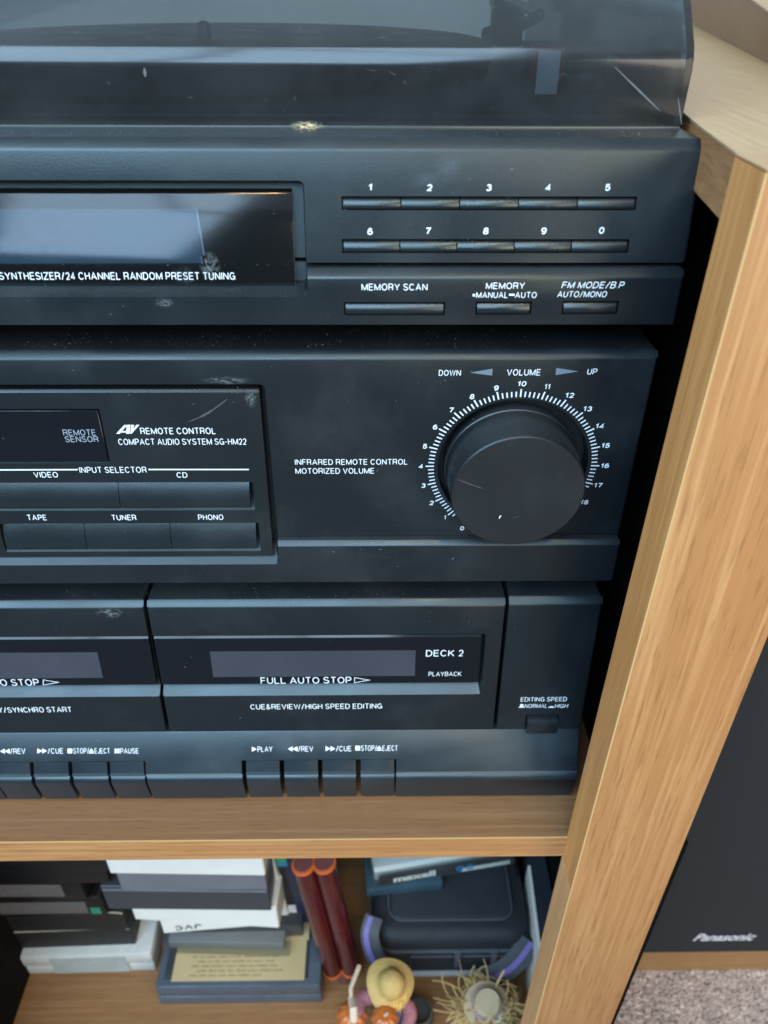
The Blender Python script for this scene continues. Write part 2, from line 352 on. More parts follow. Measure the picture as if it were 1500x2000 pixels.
GL = {
 'A': (.86, [[(0, 0), (.5, 1), (1, 0)], [(.19, .32), (.81, .32)]]),
 'B': (.72, [[(.6, .53), (0, .53), (0, 1), (.62, 1)]+_arc(.64, .765, .30, .235, 80, -90)+[(.6, .53)], [(0, .6), (0, 0), (.66, 0)]+_arc(.68, .265, .32, .265, -80, 90)+[(.6, .53)]]),
 'C': (.80, [_arc(.5, .5, .5, .5, 38, 322, 16)]),
 'D': (.78, [[(0, .5), (0, 1), (.42, 1)]+_arc(.45, .5, .55, .5, 85, -85, 12)+[(.42, 0), (0, 0), (0, .5)]]),
 'E': (.66, [[(1, 1), (0, 1), (0, 0), (1, 0)], [(0, .52), (.92, .52)]]),
 'F': (.62, [[(1, 1), (0, 1), (0, 0)], [(0, .52), (.88, .52)]]),
 'G': (.82, [_arc(.5, .5, .5, .5, 40, 340, 16), [(.55, .46), (1, .46), (1, 0)]]),
 'H': (.74, [[(0, 0), (0, 1)], [(1, 0), (1, 1)], [(0, .52), (1, .52)]]),
 'I': (.0, [[(0, 0), (0, 1)]]),
 'J': (.58, [[(1, 1), (1, .3)]+_arc(.5, .3, .5, .3, -10, -170, 8)+[(0, .34)]]),
 'K': (.76, [[(0, 0), (0, 1)], [(.96, 1), (0, .36)], [(.34, .58), (1, 0)]]),
 'L': (.60, [[(0, 1), (0, 0), (1, 0)]]),
 'M': (.96, [[(0, 0), (0, 1)], [(0, .96), (.5, .06), (1, .96)], [(1, 1), (1, 0)]]),
 'N': (.80, [[(0, 0), (0, 1)], [(.03, .97), (.97, .03)], [(1, 1), (1, 0)]]),
 'O': (.86, [_arc(.5, .5, .5, .5, 90, 450, 24)]),
 'P': (.68, [[(0, 0), (0, 1), (.62, 1)]+_arc(.66, .72, .34, .28, 85, -85)+[(.62, .44), (0, .44)]]),
 'R': (.74, [[(0, 0), (0, 1), (.62, 1)]+_arc(.66, .74, .32, .26, 85, -85)+[(.62, .48), (0, .48)], [(.60, .48), (.9, .36), (.96, 0)]]),
 'S': (.72, [_arc(.5, .755, .46, .245, 25, 200, 9)+[(.2, .57), (.8, .44)]+_arc(.5, .255, .5, .255, 20, -165, 9)]),
 'T': (.72, [[(0, 1), (1, 1)], [(.5, 1), (.5, 0)]]),
 'U': (.74, [[(0, 1), (0, .36)]+_arc(.5, .36, .5, .36, 190, 350, 9)+[(1, .36), (1, 1)]]),
 'V': (.82, [[(0, 1), (.5, 0), (1, 1)]]),
 'W': (1.18, [[(0, 1), (.24, 0), (.5, .95), (.76, 0), (1, 1)]]),
 'X': (.8, [[(0, 0), (1, 1)], [(0, 1), (1, 0)]]),
 'Y': (.82, [[(0, 1), (.5, .42), (1, 1)], [(.5, .42), (.5, 0)]]),
 'Z': (.74, [[(0, 1), (1, 1), (0, 0), (1, 0)]]),
 '0': (.56, [_arc(.5, .5, .5, .5, 90, 450, 20)]),
 '1': (.26, [[(0, .74), (1, 1), (1, 0)]]),
 '2': (.56, [_arc(.5, .68, .48, .32, 165, -30, 10)+[(.05, 0), (1, 0)]]),
 '3': (.56, [_arc(.48, .76, .44, .24, 160, -70, 9)+[(.42, .53)], [(.42, .53)]+_arc(.5, .27, .5, .27, 70, -160, 10)]),
 '4': (.60, [[(1, .26), (0, .26), (.72, 1), (.72, 0)]]),
 '5': (.56, [[(.92, 1), (.16, 1), (.06, .5)]+_arc(.48, .33, .5, .33, 115, -160, 12)]),
 '6': (.56, [_arc(.5, .5, .5, .5, 45, 180, 8)+[(0, .34)], _arc(.5, .31, .5, .31, 90, 450, 16)]),
 '7': (.54, [[(0, 1), (1, 1), (.36, 0)]]),
 '8': (.56, [_arc(.5, .76, .42, .24, 90, 450, 16), _arc(.5, .26, .5, .26, 90, 450, 16)]),
 '9': (.56, [_arc(.5, .5, .5, .5, -135, 0, 8)+[(1, .66)], _arc(.5, .69, .5, .31, 90, 450, 16)]),
 '/': (.46, [[(0, -.05), (1, 1.05)]]), '-': (.34, [[(0, .42), (1, .42)]]), '.': (.0, [[(0, 0), (0, .03)]]),
 '&': (.72, [[(1, 0), (.22, .72)]+_arc(.42, .81, .2, .19, 200, -20, 7)+[(.12, .42)]+_arc(.38, .25, .36, .25, 150, 290, 6)+[(.95, .42)]]),
}
def shape_text(s, x0, x1, cap, shear=0, bold=.02, space=1.0):
    """flat grotesque capitals drawn as strokes, in a local (x, y) frame between x0 and x1, capitals centred on y = 0"""
    if any(c not in GL and c != ' ' for c in s):
        vs, fs = glyphs(s, bold, space); sy = cap/(CAP1-CAP0); w = vs[:, 0].max()-vs[:, 0].min(); sx = (x1-x0)/w
        y = (vs[:, 1]-(CAP0+CAP1)/2)*sy; x = (vs[:, 0]-vs[:, 0].min())*sx+x0+shear*y
        return [(a, b, 0) for a, b in zip(x, y)], fs
    T = .118+bold*1.8; gap = .20; pos = []; cur = 0
    for c in s:
        if c == ' ': cur += .42; continue
        w = GL[c][0]; pos.append((c, cur, w)); cur += w+T+gap
    nat = pos[-1][1]+pos[-1][2]+T
    kx = (x1-x0)/(nat*cap); t = T*cap*min(1, .35+.65*kx) if kx < 1 else T*cap*min(1.15, kx)
    V, Fc = [], []; li = 0
    for c, px, w in pos:
        for st_ in GL[c][1]:
            pts = [Vector((x0+(px*kx+x*(w*kx))*cap+t/2 + (0), (y*(cap-t))-(cap-t)/2)) for x, y in st_]
            q = [pts[0]]
            for p in pts[1:]:
                if (p-q[-1]).length > 1e-4*cap: q.append(p)
            pts = q; closed = (pts[0]-pts[-1]).length < 1e-3*cap and len(pts) > 3
            n = len(pts); li += 1; z = (li % 4)*.006; base = len(V)
            for i, p in enumerate(pts):
                if closed and i in (0, n-1): a, b = pts[n-2], pts[1]; d0 = (p-a).normalized(); d1 = (b-p).normalized()
                else:
                    d0 = (p-pts[i-1]).normalized() if i else None; d1 = (pts[i+1]-p).normalized() if i < n-1 else None
                    d0 = d0 or d1; d1 = d1 or d0
                m_ = (d0+d1)
                m_ = m_.normalized() if m_.length > 1e-6 else d0
                nn = Vector((-m_.y, m_.x)); k = min(2.0, 1/max(.3, abs(nn.dot(Vector((-d0.y, d0.x))))))
                ext = Vector((0, 0))
                for sg in (1, -1):
                    r_ = p+nn*sg*t/2*k; V.append((r_.x+shear*r_.y, r_.y, z))
            for i in range(n-1): Fc.append([base+2*i, base+2*i+1, base+2*i+3, base+2*i+2])
    return V, Fc
def lay(F, verts2, faces, origin, lift=.09):
    """2-D shape (x right, y up the facet) onto a facet at origin"""
    bm = bmesh.new(); vv = [bm.verts.new(origin+Vector((q[0], 0, 0))+F.up*q[1]+F.n*(lift+q[2])) for q in verts2]
    for f in faces:
        try: bm.faces.new([vv[i] for i in f])
        except ValueError: pass
    return bm
def text(s, F, u0, u1, v, h, parent, mat=None, shear=0, bold=.02, space=1.0, lift=.09, name='lettering'):
    a = F.p(u0, v); b = F.p(u1, v); um = (u0+u1)/2
    cap = (F.p(um, v-h/2)-F.p(um, v+h/2)).length
    mid = F.p(um, v)
    vs, fs = shape_text(s, a.x-mid.x, b.x-mid.x, cap, shear, bold, space)
    return part(name, lay(F, vs, fs, mid, lift), mat or M_print, parent, smooth=False)
def poly(F, pts, parent, mat=None, lift=.09, name='printed_mark', outline=0):
    """polygons given by picture points on the facet"""
    bm = bmesh.new()
    for P in pts:
        q = [F.p(u, v)+F.n*lift for u, v in P]
        bm.faces.new([bm.verts.new(x) for x in q])
    return part(name, bm, mat or M_print, parent, smooth=False)
def outline_poly(F, P, w, parent, mat=None):
    q = [F.p(u, v)+F.n*.09 for u, v in P]; c = sum(q, Vector())/len(q); bm = bmesh.new(); n = len(q)
    for i in range(n):
        a, b = q[i], q[(i+1) % n]; d = (b-a).normalized(); s = d.cross(F.n)
        if s.dot(c-a) < 0: s = -s
        bm.faces.new([bm.verts.new(p) for p in (a, b, b+s*w-d*w*.6, a+s*w+d*w*.6)])
    return part('printed_arrow', bm, mat or M_print, parent, smooth=False)
def stain(F, u0, u1, v0, v1, mat, parent, lift=.12, ang=0):
    c = F.p((u0+u1)/2, (v0+v1)/2); w = (F.p(u1, (v0+v1)/2)-F.p(u0, (v0+v1)/2)).length/2; h = (F.p((u0+u1)/2, v0)-F.p((u0+u1)/2, v1)).length/2
    bm = bmesh.new(); uvl = bm.loops.layers.uv.new('UVMap'); cs = ((-1, -1), (1, -1), (1, 1), (-1, 1))
    vs = []
    for x, y in cs:
        X = x*w*math.cos(ang)-y*h*math.sin(ang); Y = x*w*math.sin(ang)+y*h*math.cos(ang)
        vs.append(bm.verts.new(c+Vector((X, 0, 0))+F.up*Y+F.n*lift))
    f = bm.faces.new(vs)
    for l, (x, y) in zip(f.loops, cs): l[uvl].uv = ((x+1)/2, (y+1)/2)
    return part('stain', bm, mat, parent, smooth=False)
ST_white = stain_mat('dried_splash', (.30, .36, .38), thr=.49, scale=8, amount=.5)
ST_soft = stain_mat('soft_smudge', (.20, .27, .33), thr=.45, scale=3, amount=.16)
ST_crumb = stain_mat('beige_crumbs', (.62, .52, .30), thr=.47, scale=9, amount=1)
ST_line = stain_mat('scratch_mark', (.32, .37, .42), thr=.45, scale=7, amount=.35)

# ================================================================== THE ROOM
def structure(name, bm, mat, smooth=False):
    o = part(name, bm, mat, None, smooth=smooth); o['kind'] = 'structure'; return o
M_carpet = simple('carpet_base', (.15, .13, .12), rough=.95, spec=.1, var=.35, vscale=120)
M_pile = simple('carpet_pile', (.78, .62, .52), rough=.95, spec=.1, var=.28, vscale=70)
M_wall = simple('wall_paint', (.66, .66, .60), rough=.85, spec=.2)
structure('floor', box(-2500, 2500, -3000, 1560, -FLOOR-30, -FLOOR), M_carpet)
structure('wall', box(-2500, 2500, 1500, 1560, -FLOOR, 1900), M_wall)
# unseen white bars added before the window light to break up its reflections
wl = bpy.data.objects['window_light']; bm = bmesh.new()
for x0_, x1_, y0_, y1_ in ((-1450, -1400, -900, 900), (1400, 1450, -900, 900), (-1400, 1400, -900, -850), (-1400, 1400, 850, 900), (-500, -440, -850, 850), (440, 500, -850, 850), (-1400, 1400, 180, 215)):
    quadbox(bm, x0_, x1_, y0_, y1_, -60, -30)
me_ = bpy.data.meshes.new('reflection_bars')
for v in bm.verts: v.co /= 1000
bm.to_mesh(me_); bm.free(); me_.materials.append(simple('reflection_bars_white', (.7, .7, .68), rough=.5))
wf = bpy.data.objects.new('reflection_bars', me_); COL.objects.link(wf); wf.location = wl.location; wf.rotation_euler = wl.rotation_euler; wf['kind'] = 'structure'
rg = random.Random(3); bm = bmesh.new()
for i in range(60000):
    x = rg.uniform(130, 420); y = rg.uniform(-60, 60)
    h = rg.uniform(1.5, 3.4); a = rg.uniform(0, 6.28); w = rg.uniform(.5, .9); lx, ly = rg.gauss(.8, .9), rg.gauss(-.5, .9)
    c, s_ = math.cos(a)*w, math.sin(a)*w; z = -FLOOR
    v1 = bm.verts.new((x-c, y-s_, z)); v2 = bm.verts.new((x+c, y+s_, z)); v3 = bm.verts.new((x+lx+c*.6, y+ly+s_*.6, z+h)); v4 = bm.verts.new((x+lx-c*.6, y+ly-s_*.6, z+h))
    bm.faces.new((v1, v2, v3, v4))
pl = part('carpet_pile', bm, M_pile, None, smooth=False, kind='stuff'); tag(pl, 'mottled brown carpet pile in front of the loudspeaker', 'carpet')

# ================================================================== THE CABINET
cab = thing('cabinet', 'light oak veneer cabinet holding the black stereo and the shelf of tapes', 'cabinet', (-95, -20, -FLOOR))
ZS = onZ(1115, 1634, -331, ).z
YSH = -36.
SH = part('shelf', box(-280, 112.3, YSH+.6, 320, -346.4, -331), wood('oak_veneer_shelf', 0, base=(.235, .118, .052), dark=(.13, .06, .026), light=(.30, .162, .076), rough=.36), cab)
part('edge_strip', box(-280, 89.6, YSH, YSH+.6, -346.4, -331.2, .15, 1), M_woodX, SH)
part('edge_seam', box(-280, 89.6, YSH-.05, YSH+.5, -331.2, -330.9), M_line, SH)
PX0, PX1, PY0, PY1 = 90., 133.2, -53.5, -35.3
po = part('post', box(PX0, PX1, PY0, PY1, -FLOOR+.2, -37.6, .35, 2), M_woodZ, cab)
part('edge_strip', box(PX0-.5, PX0, PY0+.35, PY1, -346, -37.9), M_edgeZ, po, label='pale veneer edge of the post above the shelf')
part('edge_strip', box(PX0-.5, PX0, PY0+.35, PY1, -FLOOR+.3, -346.3), wood('oak_edge_pale', 2, base=(.80, .40, .16), dark=(.52, .24, .09), light=(.90, .50, .23)), po, label='lighter veneer edge of the post below the shelf')
part('corner_seam', box(PX0-.55, PX0+.1, PY0-.06, PY0+.45, -FLOOR+.3, -37.8), M_line, po)
TBm = wood('oak_veneer_top', 1, base=(.50, .315, .155), dark=(.38, .22, .10), light=(.58, .39, .21), rough=.32)
tb = part('top_board', slab([(90.2, -35.2), (95.9, 10), (103, 60), (140, 320), (260, 1300), (900, 1300), (900, -35.2)], -53.2, -37.9), M_woodY, cab)
part('veneer', slab([(90.0, -35.2), (95.7, 10), (102.8, 60), (139.8, 320), (259.8, 1300), (900, 1300), (900, -35.2)], -37.9, -37.2, .1), TBm, tb)
part('post_cap', box(PX0-.45, PX1, PY0, PY1, -37.5, -37.1), TBm, po)
part('side_panel', box(136, 152, -30, 320, -FLOOR+.5, -346.6), M_void, cab, label='added inner partition, black in place of shade, right of the lower compartment')  # added panel, its black stands in for the unlit bay
part('side_panel', box(112.5, 130, -30, 320, -346.4, -53.4), M_void, cab, label='added inner partition, black in place of shade, right of the stereo')  # added close beside the stereo so the gap turns black like deep shade
part('side_panel', box(-296, -280.2, -36, 320, -FLOOR+.5, -37), simple('shade_toned_side', (.035, .028, .022), rough=.6), cab, label='left side of the cabinet with its shade put into the colour')  # this side lies in shadow, painted here as a dark colour
part('back_panel', box(-296, 152, 320.5, 324, -FLOOR+.5, -37), M_void, cab)  # shade at the back of the bay is put into the colour
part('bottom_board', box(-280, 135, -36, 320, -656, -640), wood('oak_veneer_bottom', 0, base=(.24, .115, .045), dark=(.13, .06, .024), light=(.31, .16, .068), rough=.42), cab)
# chips at the post's top edge
bm = bmesh.new()
for i in range(9):
    x = PX0+rg.uniform(.2, 9); bmesh.ops.create_icosphere(bm, subdivisions=1, radius=rg.uniform(.15, .45), matrix=Matrix.Translation((x, PY0-.02, -37.9-rg.uniform(0, .8))))
part('worn_chips', bm, simple('chip_pale', (.75, .66, .5), rough=.8), po, kind='stuff')

rb_ = thing('board', 'raised wooden board with pale top lying on the cabinet behind the stereo at top right', 'board', (300, 250, -37.1))
def wedge(pts, below, th=None):
    bm = slab(pts, -37.1, -30)
    for v in bm.verts:
        zt_ = -37.1+max(4, 13.5+(v.co.y-183)*.075)
        v.co.z = (zt_+.02 if v.co.z < -33 else zt_+.8) if th else (zt_ if v.co.z > -33 else v.co.z)
    return bm
part('board_body', wedge([(150, 0), (438, 1290), (890, 1290), (890, 0)], 0), wood('board_edge_wood', 1, base=(.22, .105, .038), dark=(.13, .06, .022), light=(.30, .15, .06)), rb_)
part('veneer', wedge([(149.6, -.3), (437.6, 1290), (890, 1290), (890, -.3)], 0, True), TBm, rb_)

# ================================================================== THE STEREO
st = thing('stereo_system', 'black stacked stereo with radio tuner, volume dial, twin tape decks and smoked turntable lid', 'stereo', (-86, 150, -331))
YB = 300.
def unit_profile(F, ztop, rb, zbot=None, ybot=None):
    """front profile: ledge, rounded front edge, face, underside"""
    yf = F.yat(ztop-rb)
    pts = [(YB, ztop)] + [(yf+rb*p, ztop-rb*q) for p, q in ((1.0, 0), (.86, .03), (.74, .12), (.14, .72), (.05, .84), (0, 1.0))]
    return pts + [(F.yat(zbot), zbot), (YB, zbot)]
zof = lambda F, v: F.p(750, v).z
# tuner
z_tu_bot = zof(TU, 513); z_tl_top = zof(TL, 546)+3.0; z_tl_bot = zof(TL, 634)
z_tu_top = zof(TU, 297)+3.4
disp = XZ(TL, -400, 352, 603, 580)
# opening reaches from the upper face into the lower strip; measured separately
ox1 = TU.p(594, 400).x; oz1 = zof(TU, 353); oz0 = TL.p(500, 580).z
ox1b = TL.p(603, 570).x; ox1 = (ox1+ox1b)/2
class Mid:  # shared plane for an opening cut through both faces
    pass
def planeF(z1, y1, z0, y0):
    F = Facet.__new__(Facet); F.a = Vector((0, y1, z1)); F.b = Vector((0, y0, z0)); F.up = (F.a-F.b).normalized(); F.n = Vector((0, -F.up.z, F.up.y)); return F
FO = planeF(oz1, TU.yat(oz1), oz0, TL.yat(oz0))
dwell = lambda: well(FO, XL+30, ox1, oz0, oz1, 6.4, r=1.8, dx=.9, db=2.9, dt=.4)
def btn_row(F, u0, u1, v0, v1, div):
    """slot and its buttons: div = pixel positions of the gaps"""
    x0, x1, z0, z1 = XZ(F, u0, v0, u1, v1)
    return (x0, x1, z0, z1), [F.p(d, (v0+v1)/2).x for d in div]
rows = [(TU, 667, 1243, 383.5, 411, (783, 898, 1013, 1128)), (TU, 668, 1228, 467, 494.5, (781, 892.5, 1004.5, 1116)),
        (TL, 672, 869, 590, 616, ()), (TL, 929, 1038, 589, 615, ()), (TL, 1098, 1207, 588, 614, ())]
slots = []; tucut = [dwell()]; tlcut = [dwell()]
for F, u0, u1, v0, v1, dv in rows:
    (x0, x1, z0, z1), ds = btn_row(F, u0, u1, v0, v1, dv); slots.append((F, x0, x1, z0, z1, ds))
    (tucut if F is TU else tlcut).append(well(F, x0, x1, z0, z1, 4, r=.25))
tu = part('tuner_panel', cut(prism(unit_profile(TU, z_tu_top, 3.4, z_tu_bot), XL, XR+.6, 1.6), tucut), M_black, st)
tl = part('preset_panel', cut(prism(unit_profile(TL, z_tl_top, 3.0, z_tl_bot), XL, XR-.2, .9), tlcut), M_black, st)
def button(F, x0, x1, z0, z1, parent, name='button', mat=None, proud=0, g=.26, curve=1.1):
    h = z1-z0; pts = []
    zz0, zz1 = z0+g, z1-g*1.6
    n = 7
    for k in range(n+1):
        t = k/n; z = zz1+(zz0-zz1)*t
        y = F.yat(z)-proud + curve*(max(0, .62-t)/.62)**2 + (curve*.35*((t-.86)/.14)**2 if t > .86 else 0)
        pts.append((y, z))
    pts = pts+[(F.yat(zz0)+3.6, zz0), (F.yat(zz1)+3.6, zz1)]
    return part(name, prism(pts[::-1], x0+g*.5, x1-g*.5, .18, 2, both=True), mat or M_btn, parent)
for F, x0, x1, z0, z1, ds in slots:
    e = [x0+.35]+ds+[x1-.35]
    for i in range(len(e)-1): button(F, e[i], e[i+1], z0, z1, st, 'preset_button' if ds else 'memory_button')
# display
gy = 3.0
GF = planeF(oz1, FO.yat(oz1)+gy, oz0, FO.yat(oz0)+4.2)
def GP(F, u, v): return F.p(u, v)
gx1 = GF.p(574, 470).x; gz1 = GF.p(400, 372).z; gz0 = GF.p(400, 561).z
gp = [(GF.yat(gz1)+1.1, gz1), (GF.yat(gz1)+.9, gz1), (GF.yat(gz1-1.0), gz1-1.0), (GF.yat(gz0), gz0), (GF.yat(gz0)+1.1, gz0)]
M_lcdglass = acrylic('display_glass', (.58, .63, .68), gloss_rough=.10, haze=.004, spec=1.0)
dw = part('display_window', prism(gp[::-1], XL+34, gx1, .25, 2), M_lcdglass, st)
part('display_back', prism([(GF.yat(gz1)+3.4, gz1-.1), (GF.yat(gz1)+2.9, gz1-.1), (GF.yat(gz0)+2.0, gz0+.1), (GF.yat(gz0)+2.5, gz0+.1)][::-1], XL+34, gx1-.3), M_void, st)
LCF = planeF(gz1, GF.yat(gz1)+2.8, gz0, GF.yat(gz0)+1.9)
q = [LCF.p(*p) for p in ((-300, 408), (382, 408), (397, 514), (-300, 516))]
bm = bmesh.new(); bm.faces.new([bm.verts.new(p) for p in q]); part('lcd', bm, M_lcd, dw, smooth=False)
poly(LCF, [[(382, 409), (386, 409), (400.5, 499), (396.5, 499)]], dw, simple('lcd_rim', (.5, .7, .85), rough=.4), lift=.14, name='lcd_edge')
text('SYNTHESIZER/24 CHANNEL RANDOM PRESET TUNING', GF, -2, 459, 539, 14.5, dw, bold=.012)
for s, u, v in (('1', 723, 366), ('2', 839, 366.5), ('3', 955, 366.5), ('4', 1071, 366), ('5', 1187, 366), ('6', 723, 452), ('7', 836, 451), ('8', 949, 451), ('9', 1062, 451), ('0', 1175, 450)):
    w = 7 if s == '1' else 10.5
    text(s, TU, u-w/2, u+w/2, v, 13.5, tu, shear=.08, bold=.035)
text('MEMORY SCAN', TL, 706, 835, 560.5, 13.5, tl, bold=.018)
text('MEMORY', TL, 949, 1025, 558, 13, tl, bold=.018)
text('MANUAL', TL, 930, 992, 576, 12, tl, bold=.018); text('AUTO', TL, 1006, 1048, 576, 12, tl, bold=.018)
poly(TL, [[(923, 574), (928, 574), (928, 579), (923, 579)], [(994, 573.5), (1005, 573.5), (1005, 577.5), (994, 577.5)]], tl)
text('FM MODE/B.P', TL, 1098, 1219, 556.5, 13, tl, shear=.2, bold=.016)
text('AUTO/MONO', TL, 1089, 1185, 574.5, 12, tl, shear=.12, bold=.016)

# amplifier
z_au_bot = zof(AU, 1046); z_al_top = zof(AL, 1068)+2.2; z_al_bot = zof(AL, 1136); z_au_top = zof(AU, 704)+3.0
ax1 = (AU.p(516, 800).x+AL.p(550, 1095).x)/2; az1 = zof(AU, 750); az0 = AL.p(300, 1103).z
FA = planeF(az1, AU.yat(az1), az0, AL.yat(az0))
awell = lambda: well(FA, XL+30, ax1, az0, az1, 6.5, r=1.8, dx=.3, db=5.2, dt=.4)
kc = Vector((50.6, AU.yat(-148.4), -148.4))
def cyl(r, y0, y1, c, seg=96, r1=None):
    M = Matrix.Translation((c.x, 0, c.z)) @ Matrix.Rotation(R(90), 4, 'X')
    return lathe([(r, -y1), (r if r1 is None else r1, -y0)], seg, M @ Matrix.Diagonal((1, .985, 1, 1)))
kwell = cyl(27.4, -30, 6, kc)
av = part('amplifier_panel', cut(prism(unit_profile(AU, z_au_top, 3.0, z_au_bot), XL, XR+.3, 1.4), [awell(), kwell]), M_black, st)
al = part('lower_panel', cut(prism(unit_profile(AL, z_al_top, 2.2, z_al_bot), XL, XR-.2, .8), [awell()]), M_black, st)
# selector block inside the opening
SB = planeF(az1, FA.yat(az1)+1.6, az0, FA.yat(az0)+1.6)
sx1 = SB.p(521, 930).x; sz1 = SB.p(300, 762).z; sz0 = SB.p(300, 1085).z
blk = prism([(SB.yat(sz1)+7, sz1), (SB.yat(sz1)+.8, sz1), (SB.yat(sz1-.9), sz1-.9), (SB.yat(sz0), sz0), (SB.yat(sz0)+7, sz0)][::-1], XL+34, sx1, .5, 2)
def sxz(u0, v0, u1, v1): return XZ(SB, u0, v0, u1, v1)
sA = sxz(-500, 943, 497, 998); sB = sxz(3, 1022, 508, 1077)
sW = sxz(-200, 799, 205, 905)
scut = [well(SB, XL+40, sA[1], sA[2], sA[3], 5.8, r=.6, dx=.3, db=4.0), well(SB, sB[0], sB[1], sB[2], sB[3], 5.8, r=.6, dx=.3, db=4.0), well(SB, XL+40, sW[1], sW[2], sW[3], 1.6, r=.2, db=.3)]
sb = part('selector_block', cut(blk, scut), M_black, st)
A_in = SB.p(230, 965).x
def selbtn(x0, x1, s):
    z0 = s[2]+1.25; z1 = s[3]-.25; pts = []
    n = 12
    for k in range(n+1):
        t = k/n; z = z1+(z0-z1)*t; y = SB.yat(z)+.35+2.7*(max(0, .86-t)/.86)**1.7
        pts.append((y, z))
    pts += [(SB.yat(z0)+5.6, z0), (SB.yat(z1)+5.6, z1)]
    return part('selector_button', prism(pts[::-1], x0+.12, x1-.12, .2, 2, both=True), M_btn, st)
e = [XL+45, SB.p(-180, 965).x, A_in, SB.p(487, 965).x]
for i in range(3): selbtn(e[i], e[i+1], sA)
e = [sB[0]+.4, SB.p(164, 1047).x, SB.p(332, 1047).x, SB.p(500, 1047).x]
for i in range(3): selbtn(e[i], e[i+1], sB)
# remote sensor window
WF = planeF(az1, FA.yat(az1)+2.3, az0, FA.yat(az0)+2.3)
bm = bmesh.new(); P = [(-200, 801), (191, 801), (214, 903), (-200, 905)]
q = [WF.p(*p) for p in P]; f = bm.faces.new([bm.verts.new(p) for p in q]); r_ = bmesh.ops.extrude_face_region(bm, geom=[f])
for v in r_['geom']:
    if isinstance(v, bmesh.types.BMVert): v.co.y += .9
bmesh.ops.recalc_face_normals(bm, faces=bm.faces[:]); bmesh.ops.bevel(bm, geom=bm.edges[:], offset=.42, segments=1, affect='EDGES')
sw = part('sensor_window', bm, M_glass, st)
text('REMOTE', WF, 123, 187, 844.5, 11.5, sw, M_printgrey, bold=.012); text('SENSOR', WF, 127, 192, 857.5, 11.5, sw, M_printgrey, bold=.012)
text('REMOTE CONTROL', SB, 274, 421, 841.5, 12.5, sb, bold=.018)
text('COMPACT AUDIO SYSTEM SG-HM22', SB, 231, 481, 862.5, 12, sb, bold=.014)
# AV emblem: slanted A joined to V
poly(SB, [[(227, 847), (243, 829.5), (249, 829.5), (234, 847)], [(243, 829.5), (255, 829.5), (253, 847), (246.5, 847), (247.3, 834), (243, 829.5)][:5], [(237, 841.5), (249, 841.5), (249, 844.5), (235, 844.5)], [(256.5, 829.5), (262, 829.5), (259, 841), (254.5, 847)], [(254.5, 847), (259, 839), (266.5, 829.5), (272.5, 829.5), (257, 847)]], sb, name='emblem')
text('INPUT SELECTOR', SB, 155, 286, 917.5, 11.5, sb, bold=.014)
poly(SB, [[(-300, 917.3), (152, 915.8), (152, 918.3), (-300, 920)], [(290, 915.6), (486, 915.6), (486, 918), (290, 918)]], sb)
for s, u0, u1, v in (('VIDEO', 66, 113, 927), ('CD', 345, 366, 927.5), ('TAPE', 53, 91, 1010.5), ('TUNER', 218, 266, 1010.5), ('PHONO', 387, 436, 1010)):
    text(s, SB, u0, u1, v, 10.5, sb, bold=.018)
text('INFRARED REMOTE CONTROL', AU, 576, 796, 902, 11, av, bold=.014)
text('MOTORIZED VOLUME', AU, 577, 731, 919.5, 11, av, bold=.014)
text('DOWN', AU, 857, 900, 728, 11.5, av, bold=.02); text('VOLUME', AU, 990, 1056, 727, 12.5, av, bold=.022); text('UP', AU, 1147, 1166, 725.5, 11.5, av, shear=.08, bold=.02)
# triangular indicators
for P in ([(919, 727.5), (962, 720), (961, 733)], [(1086, 718.5), (1128, 725), (1085, 732)]):
    bm = bmesh.new(); q = [AU.p(*p)+AU.n*.25 for p in P]; f = bm.faces.new([bm.verts.new(p) for p in q]); r_ = bmesh.ops.extrude_face_region(bm, geom=[f])
    for v in r_['geom']:
        if isinstance(v, bmesh.types.BMVert): v.co.y += 1.0
    bmesh.ops.recalc_face_normals(bm, faces=bm.faces[:])
    part('direction_indicator', bm, simple('indicator_grey', (.16, .22, .27), rough=.35), st, smooth=False)
# dial scale
bm = bmesh.new(); ri = 28.75
def facept(a, r): return kc+Vector((math.sin(a)*r, 0, 0))+AU.up*(math.cos(a)*r*.965)+AU.n*.09
for k in range(-46, 40):
    deg = k*3
    major = (k % 5 == 0)
    if deg < -135.5 - 7 or deg > 107+7: continue
    short = deg < -135.5 or deg > 106
    rr0, rr1 = (ri, ri+3.05) if major else (ri, ri+2.1)
    if short: rr0 += .6; rr1 = rr0+(1.6 if abs(deg) in (138, 108) else .8)
    a = R(deg); w = .26 if major else .24
    d = Vector((math.cos(a), 0, 0))-AU.up*math.sin(a)
    bm.faces.new([bm.verts.new(p) for p in (facept(a, rr0)-d*w, facept(a, rr0)+d*w, facept(a, rr1)+d*w, facept(a, rr1)-d*w)])
part('dial_scale', bm, M_print, av, smooth=False)
for i in range(19):
    a = R(-150+15*i); r = 33.4 + (.5 if i > 9 else 0); c = facept(a, r); s = str(i)
    if i in (0, 18): c = facept(a, 33.2 if i else 33.4)
    cap = 1.95; w = 1.6 if len(s) == 1 else 3.1
    if s == '1': w = .7
    if s == '11': w = 1.9
    vs, fs = shape_text(s, -w/2, w/2, cap, .1, .03)
    part('numeral', lay(AU, vs, fs, c, .02), M_print, av, smooth=False)
